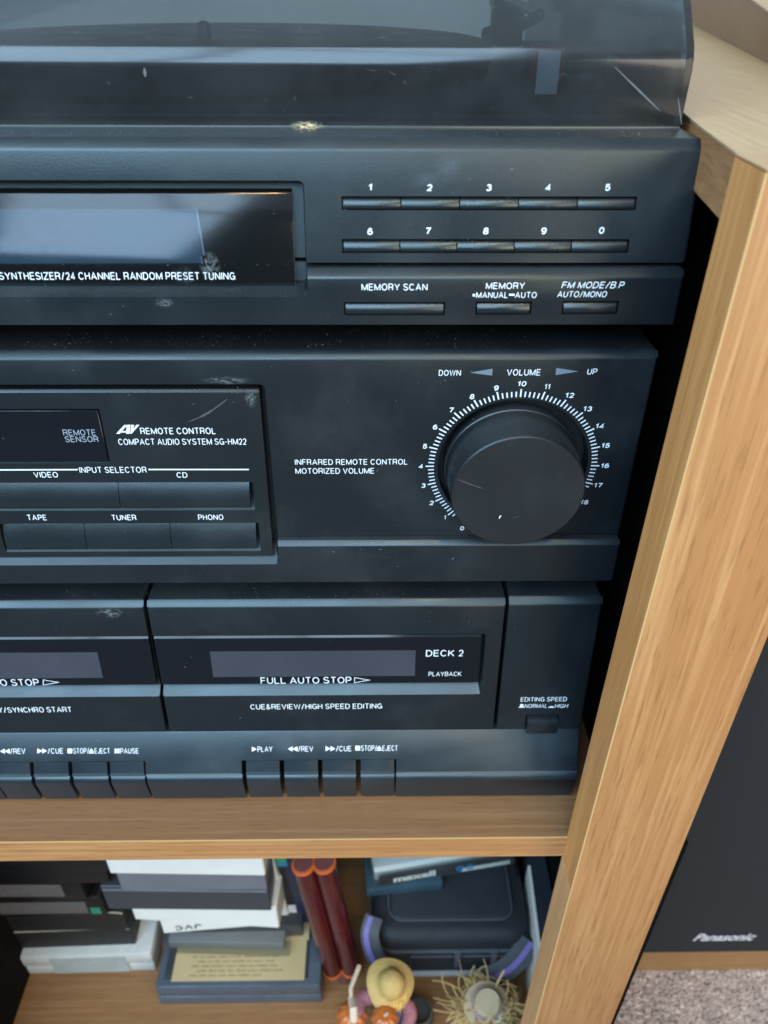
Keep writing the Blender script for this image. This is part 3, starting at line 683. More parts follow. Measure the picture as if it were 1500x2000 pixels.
# knob
KM = Matrix.Translation((kc.x-.45, 0, kc.z-.75)) @ Matrix.Diagonal((1, 1, .97, 1)) @ Matrix.Rotation(R(90), 4, 'X')
kn = part('volume_knob', lathe([(24.4, -4), (24.6, .5), (24.4, 1.2), (24.0, 1.5), (23.8, 2.2), (23.5, 17.6), (23.25, 18.2), (22.9, 18.5), (22.2, 18.55), (4, 18.4)], 128, KM), M_knob, st, angle=28)
KF = planeF(-100, -18.57, -200, -18.5)
part('knob_recess', cyl(27.3, 5.0, 5.9, kc), M_side, st)

# cassette decks
z_dk_bot = zof(DK, 1424); z_dtop = zof(DK, 1187)+3.2
x_g1 = (DK.p(283, 1190).x+DK.p(327, 1420).x)/2; x_g2 = (DK.p(989, 1190).x+DK.p(968, 1420).x)/2
def doorwell(x0, x1): 
    zz1 = zof(DK, 1239); zz0 = zof(DK, 1357)
    w = well(DK, x0, x1, zz0, zz1, 3.6, r=1.5, dx=.9, db=3.4, dt=.3); return w
def door(x0, x1, wx0, wx1):
    prof_ = unit_profile(DK, z_dtop, 3.2, z_dk_bot)
    prof_ = [(60, prof_[0][1])]+prof_[1:-1]+[(60, z_dk_bot)]
    d = part('cassette_door', cut(prism(prof_, x0, x1, .7, 2, both=True), [doorwell(wx0, wx1)]), M_black, st)
    return d
WIN = planeF(DK.a.z, DK.a.y+.3, DK.b.z, DK.b.y+.3)
wz1 = WIN.p(600, 1243).z; wz0 = WIN.p(600, 1335).z
def window(x0, x1, lx0, lx1, parent):
    g = [(WIN.yat(wz1)+3, wz1), (WIN.yat(wz1)+.7, wz1), (WIN.yat(wz1-.75), wz1-.75), (WIN.yat(wz0), wz0), (WIN.yat(wz0)+3.2, wz0)]
    w = part('door_window', prism(g[::-1], x0, x1, .2, 2, both=True), M_glass, parent)
    zt, zb = WIN.p(600, 1271).z, WIN.p(600, 1321).z
    bm = bmesh.new(); bm.faces.new([bm.verts.new(Vector((x, WIN.yat(z)-.08, z))) for x, z in ((lx0, zb), (lx1, zb), (lx1, zt), (lx0, zt))])
    part('tape_viewing_pane', bm, M_tapewin, w, smooth=False); return w
d2x1 = x_g2-.75; d2x0 = x_g1+.75
wr = DK.p(944, 1300).x
wx1_ = WIN.p(936, 1290).x
d2 = door(d2x0, d2x1, d2x0-3, wr)
w2 = window(d2x0+.35, wx1_, WIN.p(413, 1296).x, WIN.p(811, 1296).x, d2)
dW = d2x1-d2x0
d1 = door(x_g1-.75-dW, x_g1-.75, x_g1-.75-dW+8, x_g1+3)
w1 = window(x_g1-.75-dW+10, x_g1-1.1, x_g1-.75-dW+30, WIN.p(196, 1300).x, d1)
sp_ = unit_profile(DK, z_dtop+.6, 3.4, z_dk_bot)
swb = XZ(DK, 1026, 1396, 1090, 1424)
sd = part('side_panel', cut(prism(sp_, x_g2+.75, XR+.4, 1.4), [well(DK, swb[0], swb[1], swb[2]-2, swb[3], 3, r=.2)]), M_black, st)
part('door_backing', box(x_g1-.75-dW, x_g2+.75, 20, 66, z_dk_bot, z_dtop+1), M_void, st)
part('door_gap_filler', box(x_g2-1, x_g2+1, 4, 19, z_dk_bot, z_dtop-3), M_void, st)
bx = box(swb[0]+.5, swb[1]-.5, DK.yat(swb[2])-2.4, DK.yat(swb[2])+3, swb[2]-.4, swb[3]-1.4, .4)
part('speed_switch', bx, M_btn, st)
text('FULL AUTO STOP', WIN, 509, 686, 1328.5, 12.5, w2, bold=.008); outline_poly(WIN, [(692, 1322.5), (723, 1328), (692, 1334)], .28, w2)
text('DECK 2', WIN, 832, 905, 1275.5, 12.5, w2, bold=.012); text('PLAYBACK', WIN, 837, 901, 1316, 8.5, w2, bold=.008)
text('CUE&REVIEW/HIGH SPEED EDITING', DK, 489, 746, 1379.5, 10, d2, bold=.014)
text('FULL AUTO STOP', WIN, -101, 76, 1333, 12.5, w1, bold=.008); outline_poly(WIN, [(84, 1327), (116, 1332.5), (84, 1338.5)], .28, w1)
text('Y/SYNCHRO START', DK, -4, 140, 1386, 10, d1, bold=.014)
text('EDITING SPEED', DK, 1017, 1107, 1365.5, 8.5, sd, bold=.016)
text('NORMAL', DK, 1025, 1069, 1378.5, 7.5, sd, shear=.12, bold=.014); text('HIGH', DK, 1084, 1109, 1378.5, 7.5, sd, shear=.12, bold=.014)
poly(DK, [[(1013, 1380.5), (1024, 1380.5), (1024, 1382), (1012.5, 1382)], [(1016, 1375), (1022.5, 1375), (1022.5, 1380.5), (1015, 1380.5)], [(1071, 1380.5), (1083, 1380.5), (1083, 1382), (1070.5, 1382)], [(1074, 1379), (1080, 1379), (1080.5, 1380.5), (1073.5, 1380.5)]], sd)
# key deck
zs1 = DS.a.z+.7; zs0 = DS.b.z
zbase = -328.6
ytop = DS.yat(zs1)
NY = DS.yat(zs0)
keyprof = [(YB, zs1), (ytop+.3, zs1), (ytop, zs1-.3), (NY+.0, zs0), (NY+.35, zs0-.35), (NY-.6, zs0-.9)] + [(NY+3.0-3.9*math.cos(R(a)), zs0-5.5+3.9*math.sin(R(a))) for a in (62, 40, 20, 0, -14)] + [(NY+1.0, zbase), (YB, zbase)]
def keyslot(x0, x1, zt):
    return box(x0, x1, -60, 8, zbase-5, zt)
K1 = (DS.p(-160, 1486).x, DS.p(284.5, 1500).x); K2 = (DS.p(472, 1500).x, DS.p(774, 1500).x)
zt = DS.p(500, 1485).z
kd = part('key_deck', cut(prism(keyprof, XL, XR, 1.0), [keyslot(K1[0], K1[1], zt), keyslot(K2[0], K2[1], zt)]), M_strip, st)
def key(u0, u1):
    x0, x1 = DS.p(u0, 1498).x, DS.p(u1, 1498).x; zt_ = zt-.7; sh = .75
    pr = [(4, zt_), (DS.yat(zt_)+sh, zt_), (NY+sh, zs0), (NY+sh+.3, zs0-.35), (NY-.5, zs0-.9)] + [(NY+3.0-3.9*math.cos(R(a)), zs0-5.5+3.9*math.sin(R(a))) for a in (62, 40, 20, 0, -14)] + [(NY+1.2, zbase+.1), (4, zbase+4)]
    return part('deck_key', prism(pr, x0, x1, .22, 2, both=True), M_strip, st)
for u0, u1 in ((-84, -13), (-10, 57), (64, 132), (139.5, 208), (213.5, 280), (480, 545.5), (554.5, 620.5), (629.5, 695), (704.5, 770)): key(u0, u1)
def tri_r(u, v, s=5): return [(u, v-s), (u+s*1.9, v), (u, v+s)]
def tri_l(u, v, s=5): return [(u+s*1.9, v-s), (u+s*1.9, v+s), (u, v)]
def sq(u, v, s=4.6): return [(u, v-s), (u+2*s, v-s), (u+2*s, v+s), (u, v+s)]
def ej(u, v): return [(u+4.5, v-5), (u+9.5, v+1.5), (u-.5, v+1.5)], [(u-.5, v+2.8), (u+9.5, v+2.8), (u+9.5, v+4.8), (u-.5, v+4.8)]
LB = 10.5
text('PLAY', DS, 503, 532, 1463, LB, kd, bold=.012); poly(DS, [tri_r(492, 1463)], kd)
for u, v in ((562, 1462.5), (0, 1467)):
    text('/REV', DS, u+20, u+49.5, v, LB, kd, bold=.012); poly(DS, [tri_l(u, v), tri_l(u+9.5, v)], kd)
for u, v in ((636, 1462), (73, 1466.5)):
    text('/CUE', DS, u+20, u+50.5, v, LB, kd, bold=.012); poly(DS, [tri_r(u, v), tri_r(u+9.5, v)], kd)
for u, v in ((694, 1461), (132, 1466.5)):
    text('STOP/', DS, u+11, u+42, v, LB, kd, bold=.012); a, b = ej(u+42, v); poly(DS, [sq(u, v), a, b], kd); text('EJECT', DS, u+53, u+82.5, v, LB, kd, bold=.012)
text('PAUSE', DS, 235, 271, 1466.5, LB, kd, bold=.012); poly(DS, [[(224, 1462), (228, 1462), (228, 1471), (224, 1471)], [(229.5, 1462), (233.5, 1462), (233.5, 1471), (229.5, 1471)]], kd)
# casing behind
part('casing', box(XL+1, XR-1.5, 68, YB+3, -330, z_tu_top-.3), M_side, st)
part('casing', box(XL+1, XR-3, 14, 66, z_al_bot+1, z_au_bot-3), M_side, st)
part('foot', box(70, 86, 20, 40, -331, -328.4, .5), M_side, st); part('foot', box(-255, -240, 20, 40, -331, -328.4, .5), M_side, st)
# lid
LT = 2.4
lo = [(17, -39.6), (17, -24.0), (17.12, -22.6), (17.5, -21.3), (18.5, -18.9), (19.4, -17.6), (62, 25), (66, 27), (300, 27)]
li = [(300, 27-LT), (67, 27-LT), (64, 23.8), (21.4, -18.8), (20.6, -20.0), (19.7, -22.4), (19.4, -24), (19.4, -39.6)]
M_lid = acrylic('smoked_acrylic', (.44, .49, .52), gloss_rough=.12, haze=.03)
M_lidside = acrylic('smoked_acrylic_edge', (.06, .07, .08), gloss_rough=.1, haze=.10, hazecol=(.25, .27, .28), spec=.6)
LX = 91.2
lid = part('lid', prism((lo+li), XL+4, LX), M_lid, st, angle=12)
part('lid_side', prism(lo+[(300, -39.6)], LX+.02, LX+2.3, .3, 2), M_lidside, lid)
part('lid_rim', box(XL+4, LX+2.0, 16.4, 19.9, -40.2, -39.0, .3), simple('lid_rim', (.05, .06, .06), rough=.3), lid)
# turntable under the lid
M_deckplate = simple('turntable_plate', (.055, .065, .07), rough=.35, var=.3, vscale=15)
part('turntable_plate', box(XL+8, LX-3, 24, 296, -39.8, -36.5, 1), M_deckplate, st)
pt_ = part('platter', lathe([(125, 0), (128, 2), (128, 8), (126, 9.5), (118, 9.8), (3, 9.8)], 96, Matrix.Translation((-75, 165, -36))), simple('platter_rubber', (.02, .02, .022), rough=.5), st)
part('spindle', lathe([(3, 0), (3, 6), (1, 7)], 16, Matrix.Translation((-75, 165, -26.5))), simple('chrome', (.6, .6, .6), rough=.2, metallic=1), pt_)
bm = bmesh.new(); tube(bm, [(72, 250, -14), (70, 200, -14), (66, 120, -15), (50, 75, -17), (38, 60, -18)], 2.2)
ta = part('tonearm', bm, simple('tonearm_black', (.03, .03, .03), rough=.35), st)
bm = lathe([(9, 0), (9, 16), (7, 18)], 32, Matrix.Translation((72, 246, -34))); tube(bm, [(73, 262, -14), (73.5, 285, -14)], 7, 16); part('tonearm_base', bm, MC['tonearm_black'], ta)
c = onY(1072, 140, 34)
part('headshell', box(c.x-5.2, c.x+5.2, 36.2, 46, c.z-3, c.z+6.5, 1), simple('head_red', (.45, .03, .03), rough=.4), ta)
part('headshell_tab', box(c.x-3.6, c.x+3.4, 34.5, 36, c.z-6.4, c.z+5.6, .4), simple('tab_white', (.92, .90, .95), rough=.4), ta)
bm = box(c.x+24, c.x+34, 40, 60, -36.5, -23, 1.5); quadbox(bm, c.x+14, c.x+40, 70, 120, -36.5, -30, 2)
part('arm_rest', bm, MC['tonearm_black'], st)
# marks of use
stain(GF, 384, 436, 484, 556, ST_white, dw, lift=.2); stain(GF, 330, 392, 515, 560, ST_soft, dw, lift=.2)
stain(TL, 298, 345, 578, 604, ST_white, tl); stain(GF, -60, 180, 395, 530, ST_soft, dw, lift=.18)
stain(AU, 385, 500, 733, 752, ST_white, av)
stain(SB, 475, 505, 755, 800, ST_white, sb); stain(DK, 180, 248, 1183, 1210, ST_white, d1)
stain(TU, 780, 940, 300, 372, ST_soft, tu, ang=.4); stain(DS, 520, 590, 1432, 1474, ST_soft, kd)
FL = planeF(-38.4, 16.3, -41, 13.4)
stain(FL, 560, 640, 236, 262, ST_crumb, st, lift=.5)
M_scr = simple('scratch_pale', (.06, .072, .085), rough=.6)
M_scrlid = simple('scratch_lid', (.12, .14, .15), rough=.6)
def scratch(F, pts, w, parent, mat=M_scr, lift=.13):
    P_ = [F.p(u, v)+F.n*lift for u, v in pts]; bm = bmesh.new(); prev = None; n = len(P_)
    for i, p in enumerate(P_):
        d = (P_[min(i+1, n-1)]-P_[max(i-1, 0)]).normalized(); sd_ = d.cross(F.n); ww = w*(.25+.75*math.sin(math.pi*(i+.3)/(n)))*rg.uniform(.6, 1.2)
        c_ = [bm.verts.new(p+sd_*ww/2), bm.verts.new(p-sd_*ww/2)]
        if prev: bm.faces.new((prev[0], prev[1], c_[1], c_[0]))
        prev = c_
    return part('scratch', bm, mat, parent, smooth=False)
def line(a, b, bow=0, n=14): return [(a[0]+(b[0]-a[0])*t/n, a[1]+(b[1]-a[1])*t/n+bow*math.sin(math.pi*t/n)) for t in range(n+1)]
scratch(SB, line((367, 824), (444, 779), 5), .7, sb); scratch(KF, line((893, 936), (943, 954)), .55, kn); scratch(KF, line((975, 1013), (979, 1008), -3, 5), .5, kn, M_print)
scratch(KF, line((1000, 1012), (1016, 1007)), .35, kn); scratch(TU, line((1054, 318), (1060, 312), 0, 4), .35, tu); scratch(TU, line((716, 318), (718, 330), 0, 5), .2, tu)
LFc = planeF(-25, 17, -39, 17); LFd = planeF(25, 62, -17.6, 19.4)
scratch(LFc, line((1200, 130), (1288, 216)), .5, lid, M_scrlid); scratch(LFc, line((282, 132), (284, 150), 0, 5), .8, lid, M_scrlid); scratch(LFc, line((1324, 190), (1331, 243), 0, 8), .4, lid, M_scrlid)
for i in range(26):
    F_, v0_, v1_ = ((LFc, 130, 235), (LFd, 5, 74))[i % 2]; u_ = rg.uniform(20, 1310); v_ = rg.uniform(v0_, v1_); a_ = rg.uniform(0, 3.1); l_ = rg.uniform(4, 22)
    scratch(F_, line((u_, v_), (u_+l_*math.cos(a_), v_+l_*.6*math.sin(a_)), rg.uniform(-2, 2), 4), rg.uniform(.05, .12), lid, M_scrlid)
# dust and lint lying on the ledges
bm = bmesh.new()
def speck(x, y, z, r, n=Vector((0, 0, 1))):
    a = rg.uniform(0, 6.28); l = r*rg.uniform(.6, 2.2)
    d = Vector((math.cos(a), math.sin(a), 0)); s_ = Vector((-math.sin(a), math.cos(a), 0))
    p = Vector((x, y, z)); q = [p+d*l, p+s_*r*.6, p-d*l, p-s_*r*.6, p+Vector((0, 0, r*.7))]
    v = [bm.verts.new(k) for k in q]
    for i in range(4): bm.faces.new((v[i], v[(i+1) % 4], v[4]))
for y0, y1, z, nn in ((3.5, 16, z_tu_top+.02, 800), (2.5, 20, z_au_top+.02, 800), (2, 8, z_dtop+.02, 350), (-4, 0, z_tl_top+.02, 350), (-2.4, 0, z_al_top+.02, 200)):
    for i in range(nn): speck(rg.uniform(-130, XR-2), rg.uniform(y0, y1), z, abs(rg.gauss(.04, .06))+.03)
part('dust', bm, simple('dust_grey', (.17, .19, .19), rough=.9), st, smooth=False, kind='stuff')
bm = bmesh.new()
for F, n, v0, v1 in ((TU, 70, 300, 505), (TL, 30, 550, 630), (AU, 110, 710, 1040), (AL, 30, 1070, 1130), (DK, 80, 1190, 1420), (DS, 60, 1435, 1505)):
    for i in range(n):
        p = F.p(rg.uniform(0, 1150), rg.uniform(v0, v1))+F.n*.06; r = abs(rg.gauss(.05, .06))+.03; a = rg.uniform(0, 6.28); l = r*rg.choice((1, 1, 1.5, 4))
        d = Vector((math.cos(a), 0, 0))+F.up*math.sin(a); s_ = Vector((-math.sin(a), 0, 0))+F.up*math.cos(a)
        bm.faces.new([bm.verts.new(q) for q in (p+d*l, p+s_*r*.6, p-d*l, p-s_*r*.6)])
part('lint', bm, simple('lint_grey', (.16, .19, .21), rough=.9), st, smooth=False, kind='stuff')

# ================================================================== THE LOUDSPEAKER
sk = thing('loudspeaker', 'tall loudspeaker with black cloth grille standing on the carpet right of the cabinet', 'speaker', (290, 53, -FLOOR), (0, 0, 0))
M_sw = wood('speaker_wood', 0, base=(.36, .19, .075), dark=(.24, .12, .045), light=(.46, .27, .12))
part('speaker_cabinet', box(160, 430, 56, 300, -FLOOR+.3, -80, 1), M_sw, sk)
bmG = box(165, 425, 48.5, 56, -629, -86, 3, 3); gr = part('grille', bmG, simple('grille_cloth', (.016, .017, .019), rough=.85, bump=.9, bscale=1300, var=.4, vscale=900), sk)
GF2 = planeF(-600, 48.4, -640, 48.4)
text('Panasonic', GF2, 1360, 1475, 1829.5, 13, gr, simple('badge_silver', (.78, .78, .80), rough=.35, metallic=.2), shear=.3, bold=.03, lift=.3, name='badge')

# ================================================================== THINGS ON THE LOWER SHELF
ZB = -640.
M_tape = simple('tape_black', (.005, .005, .006), rough=.45, var=.3)
M_sleeveblack = simple('sleeve_black', (.008, .008, .008), rough=.55, var=.4, vscale=120)
M_worn = simple('worn_cream_edge', (.42, .38, .28), rough=.8, var=.3, vscale=300)
M_white = simple('card_white', (.72, .71, .66), rough=.55, var=.08, vscale=60)
M_pearl = simple('pearl_case', (.50, .52, .49), rough=.3, var=.15, vscale=60)
M_stick = simple('sticker_grey', (.10, .088, .083), rough=.6, var=.3, vscale=200)
M_dgrey = simple('case_dark_grey', (.035, .042, .052), rough=.35, var=.2)
M_mgrey = simple('card_grey', (.14, .145, .165), rough=.5, var=.2)
M_clearplas = acrylic('clear_case', (.90, .92, .91), gloss_rough=.10, haze=.03, hazecol=(.62, .66, .66), spec=.4)
M_bluecase = simple('case_blue_grey', (.060, .078, .098), rough=.25, var=.25, vscale=40)
def frontfit(u0, u1, vb, zb):
    a = onZ(u0, vb, zb); b = onZ(u1, vb, zb); return a, b
# pearl clamshell case at the floor
a, b = frontfit(36, 306, 1904, ZB)
w = b.x-a.x
pc = thing('video_case', 'pearly white plastic video case at the bottom of the left stack', 'video case', (a.x+w/2, a.y, ZB), (0, 0, R(1)))
part('case_base', box(-w/2+2, w/2-1, 1, 200, 0, 13, 1.5), M_pearl, pc, local=True)
part('case_lid', box(-w/2-2, w/2, 0, 201, 13.4, 29, 2.5), M_pearl, pc, local=True)
part('label_sheet', box(-w/2+4, w/2-42, 14, 170, 29.05, 29.2), simple('sheet_grey', (.30, .34, .33), rough=.2, var=.3), pc, local=True)
part('label_sheet', box(-w/2+30, w/2-20, -.25, -.05, 3, 26), simple('sheet_pale', (.34, .39, .38), rough=.25, var=.2), pc, local=True)
# black tapes, stacked on it
tapes = [(0, 262, 1848, 'sleeve', 'black video tape in a worn card sleeve directly on the pearly case'),
         (-8, 250, 1817, 'sleeve', 'black video tape with cream-worn sleeve edge, second above the pearly case'),
         (-60, 207, 1790, 'label', 'black video tape with a brown-grey spine sticker below the top-left tapes'),
         (-70, 168, 1757, 'label2', 'black video tape with a wide grey spine sticker on the left stack'),
         (-50, 212, 1726, 'plain', 'plain black video tape under the topmost one of the left stack'),
         (-55, 208, 1703, 'plain2', 'topmost black video tape of the left stack, right under the shelf')]
zz = ZB+29.3
for i, (u0, u1, vb, kd_, lb) in enumerate(tapes):
    b = onZ(u1, vb, zz); wd = 104.; h = 25.4 if i != 5 else 25
    ro = R((1.5, .6, .2, -.5, .4, -.3)[i]); xx = b.x-wd/2+1
    t = thing('video_tape', lb, 'video tape', (xx, b.y, zz), (0, 0, ro), 'black video tapes in the left stack')
    if kd_ == 'sleeve':
        sl = part('sleeve', box(-wd/2, wd/2, 0, 190, 0, h, .6, 1), M_sleeveblack, t, local=True)
        bm = bmesh.new()
        tube(bm, [(-wd/2+1, -.1, h-.8), (-wd/2+6, -.1, h-.3), (wd/2-6, -.1, h-.4), (wd/2-.8, -.1, h-2)], .45, 6)
        part('worn_edge', bm, M_worn, t, local=True)
    else:
        part('tape_shell', box(-wd/2, wd/2, 0, 187, .2, h, 1, 2), M_tape, t, local=True)
        if kd_.startswith('label'):
            bm = box(-wd/2+26, wd/2-(12 if kd_ == 'label' else 14), -.25, 1, 5, 20, .1, 1); part('spine_sticker', bm, M_stick, t, local=True)
            if kd_ == 'label':
                part('green_sticker', box(wd/2-10, wd/2-3, -.25, .5, 4, 12), simple('green_bit', (.02, .2, .12), rough=.5), t, local=True)
        part('flap', box(-wd/2+3, wd/2-3, 1.5, 14, h, h+.35), M_tape, t, local=True)
    zz += h+.25
# added black box in place of the left corner's shadow
t = thing('shade_box', 'added black box standing in for the shade of the left corner beside the pearly case', 'box', (-276, 60, ZB))
part('box_body', box(-279.5, -268.5, -34, 300, ZB, ZB+250, 1), M_void, t); part('box_lid', box(-279.8, -268.2, -34.3, 300, ZB+250, ZB+256, 1), M_sleeveblack, t)

# centre stack
a, b = frontfit(312, 630, 1963, ZB)
w = b.x-a.x; CX, CY = (a.x+b.x)/2, a.y
cl = thing('video_case', 'dark clamshell case with blue-grey edges and a cream printed card under its cover', 'video case', (CX, CY, ZB), (0, 0, 0))
part('case_body', box(-w/2, w/2, 0, 205, 0, 12, 2), M_bluecase, cl, local=True)
part('case_cover', box(-w/2+.5, w/2-.5, .4, 205, 12.5, 27, 2.2), M_bluecase, cl, local=True)
part('dark_insert', box(-w/2+6, w/2-10, 6, 200, 27.02, 27.3), simple('insert_dark', (.03, .035, .04), rough=.25), cl, local=True)
a2 = onZ(334, 1917, ZB+27.6)-Vector((CX, CY, ZB)); b2 = onZ(594, 1914, ZB+27.6)-Vector((CX, CY, ZB)); c2 = onZ(598, 1762, ZB+27.6)-Vector((CX, CY, ZB))
M_cream = simple('card_cream', (.44, .34, .17), rough=.5, var=.12, vscale=30)
cc = part('printed_card', box(a2.x, b2.x, a2.y, c2.y+40, 27.32, 27.6), M_cream, cl, local=True)
M_ink = simple('ink_brown', (.20, .14, .07), rough=.7)
bm = bmesh.new(); ww = b2.x-a2.x
for r_i in range(5):
    y = a2.y+3.2+r_i*3.3; x = a2.x+ww*(.18 if r_i % 2 else .13); xe = b2.x-ww*(.16 if r_i != 0 else .3)
    while x < xe:
        l = rg.uniform(3, 9)
        if x+l > xe: break
        k = x
        while k < x+l:
            d_ = rg.uniform(.5, .95); quadbox(bm, k, k+d_, y, y+rg.uniform(.8, 1.5), 27.62, 27.66); k += d_+.35
        x += l+2
part('printing', bm, M_ink, cc, local=True, smooth=False, kind='stuff')
# dark audio cassette case and clear cassette case on it
def cassette_case(lbl, u0, u1, vb, z, rot, mat, inner, depth=70, cat='cassette case'):
    a = onZ(u0, vb, z); b = onZ(u1, vb, z); w = b.x-a.x
    t = thing('cassette_case', lbl, cat, ((a.x+b.x)/2, (a.y+b.y)/2, z), (0, 0, R(rot)))
    part('shell', box(-w/2, w/2, 0, depth, 0, 16, 1.2), mat, t, local=True)
    if inner: part('cassette', box(-w/2+4, w/2-4, 3, depth-4, 3, 13, 1), inner, t, local=True)
    return t
cassette_case('clear empty cassette case lying on the cream card at the front of the middle stack', 320, 566, 1866, ZB+27.8, -2.0, M_clearplas, simple('cassette_grey', (.16, .16, .155), rough=.5))
t = cassette_case('dark smoked cassette case with cream inlay behind the clear one', 375, 592, 1831, ZB+31.5, .5, simple('smoked_case', (.035, .036, .038), rough=.3, var=.2), None, 66)
part('inlay_card', box(-50, 47, -1.2, 60, -3.2, -.1), M_cream, t, local=True)
# JVC sleeve, white sleeve, dark case, grey tape, white sleeve
def vsleeve(lbl, u0, u1, vb, vt, z, rot, mat, depth=188, lettered=False, sidemat=None, name='video_tape', h=None):
    a = onZ(u0, vb, z); b = onZ(u1, vb, z); w = b.x-a.x; um = (u0+u1)/2; mid = (a+b)/2
    hh = h or (onY(um, vt, mid.y).z-z)
    t = thing(name, lbl, 'video tape', (mid.x, mid.y, z), (0, 0, R(rot)))
    s_ = part('sleeve', box(-w/2, w/2, 0, depth, 0, hh, .5, 1), mat, t, local=True)
    return t, w, hh
zc = ZB+27.8+20
t, w, h = vsleeve('white card video sleeve with black upside-down letters sticking out under the others', 322, 540, 1814, 1797, zc, 4, M_white, h=22)
FJ = planeF(20, 0, 0, 0)
vs, fs = shape_text('JVC', -10, 10, 6.5, 0, .05)
bm = bmesh.new(); vv = [bm.verts.new((-x-w*.28, -.3-z, 6.5-y)) for x, y, z in vs]
for f in fs: bm.faces.new([vv[i] for i in f][::-1])
part('lettering', bm, simple('ink_black', (.02, .02, .02), rough=.5), t, local=True, smooth=False)
zc += 22.2
t, w, h = vsleeve('white card video sleeve under the dark grey case in the middle stack', 262, 546, 1804, 1764, zc, -4, M_white, h=29)
part('side_flap', box(w/2, w/2+.4, 1, 186, .5, h-.5), simple('card_side', (.50, .50, .46), rough=.7), t, local=True)
zc += h+.3
t, w, h = vsleeve('dark grey plastic video case between the two white sleeves of the middle stack', 212, 530, 1777, 1738, zc, -1.2, M_dgrey, h=30, name='video_case')
part('ridge', box(-w/2+1, w/2-1, -.8, 1, h-5, h-3.4, .3), M_mgrey, t, local=True)
zc += h+.3
t, w, h = vsleeve('grey video box with a line of small print under the top white sleeve', 238, 522, 1738, 1700, zc, -.6, M_mgrey, h=25, name='video_box')
bm = bmesh.new(); x = -w/2+2
while x < w/2-6:
    l = rg.uniform(2, 6); quadbox(bm, x, x+l, -.35, 0, h-3.4, h-1); x += l+rg.uniform(.5, 2)
part('small_print', bm, simple('print_pale', (.45, .48, .48), rough=.5), t, local=True, smooth=False, kind='stuff')
zc += h+.3
t, w, h = vsleeve('topmost white card video sleeve of the middle stack, just under the shelf', 215, 518, 1708, 1680, zc, -1.5, M_white, h=27)
part('open_flap', box(w/2-22, w/2+3, -3, 40, h, h+.4), M_cream, t, local=True)
part('side_flap', box(w/2, w/2+.4, 1, 186, .5, h-.5), simple('card_side', (.50, .50, .46), rough=.7), t, local=True)

# books standing right of the stack
def book(lbl, u, v, z, w, d, h, mat, rot=0, lean=0, pages=True, cat='book'):
    p = onZ(u, v, z); t = thing('book', lbl, cat, (p.x, p.y, z), (0, R(lean), R(rot)))
    part('cover', box(-w/2, w/2, 0, d, 0, h, .4, 1), mat, t, local=True)
    part('pages', box(-w/2+1, w/2-1, -.2, d-2, 1.5, h-2), M_white if pages else mat, t, local=True)
    return t
book('pale book with coloured spine band standing behind the middle stack', 560, 1812, ZB+27.8, 8, 120, 150, M_white, 0, -4)
t = rootof(bpy.data.objects['pages']) if False else None
bk = book('black book standing between the white sleeves and the dark blue book', 578, 1806, ZB+27.8, 7, 130, 140, M_tape, 0, -3, False)
part('spine_band', box(-3.6, 3.6, -.5, -.21, 95, 100), simple('band_yellow', (.7, .6, .08), rough=.5), bk, local=True)
part('spine_band', box(-3.6, 3.6, -.5, -.21, 90, 95), simple('band_green', (.05, .45, .2), rough=.5), bk, local=True)
part('spine_band', box(-3.6, 3.6, -.5, -.21, 84, 90), simple('band_blue', (.03, .30, .45), rough=.5), bk, local=True)
part('white_tab', box(-3, 3, -.6, -.21, 4, 30), M_white, bk, local=True)
book('dark blue book leaning left of the red tubes', 600, 1806, ZB+27.8, 10, 130, 140, simple('book_navy', (.015, .018, .055), rough=.35), 0, -6, False)

# twin red tubes
p0 = onZ(640, 1893, ZB+6); 
bot = onZ(668, 1890, ZB+14); 
topc = onZ(613, 1688, ZB+140)
rt_t = thing('twin_tube', 'two joined dark red glossy tubes with orange rims leaning beside the tape stack', 'tube', (bot.x, bot.y, ZB))
ax = (topc-bot); ax_n = ax.normalized()
M_red = simple('dark_red_gloss', (.075, .009, .010), rough=.25, var=.3, vscale=30, coat=.3)
M_orange = simple('orange_rim', (.62, .13, .03), rough=.4)
M_redin = simple('inner_red', (.16, .05, .045), rough=.6)
side = ax_n.cross(Vector((0, 1, 0))).normalized()
if side.x < 0: side = -side
for sgn in (-1, 1):
    o_ = side*sgn*7.2
    bm = bmesh.new(); tube(bm, [bot+o_, bot+o_+ax*.5, topc+o_], 7.4, 24); part('tube_body', bm, M_red, rt_t)
    for c, nm in ((bot, 'rim'), (topc, 'rim')):
        bm = bmesh.new(); s_ = -1 if c is bot else 1; tube(bm, [c+o_+ax_n*s_*(-.8), c+o_+ax_n*s_*1.6], 8.1, 24); part(nm, bm, M_orange, rt_t)
    bm = bmesh.new(); tube(bm, [topc+o_+ax_n*1.0, topc+o_+ax_n*2.2], 6.6, 24); part('end_cap', bm, M_redin, rt_t)
bm = bmesh.new(); tube(bm, [bot-ax_n*14, bot-ax_n*1], 5.5, 16); part('stem', bm, M_redin, rt_t)

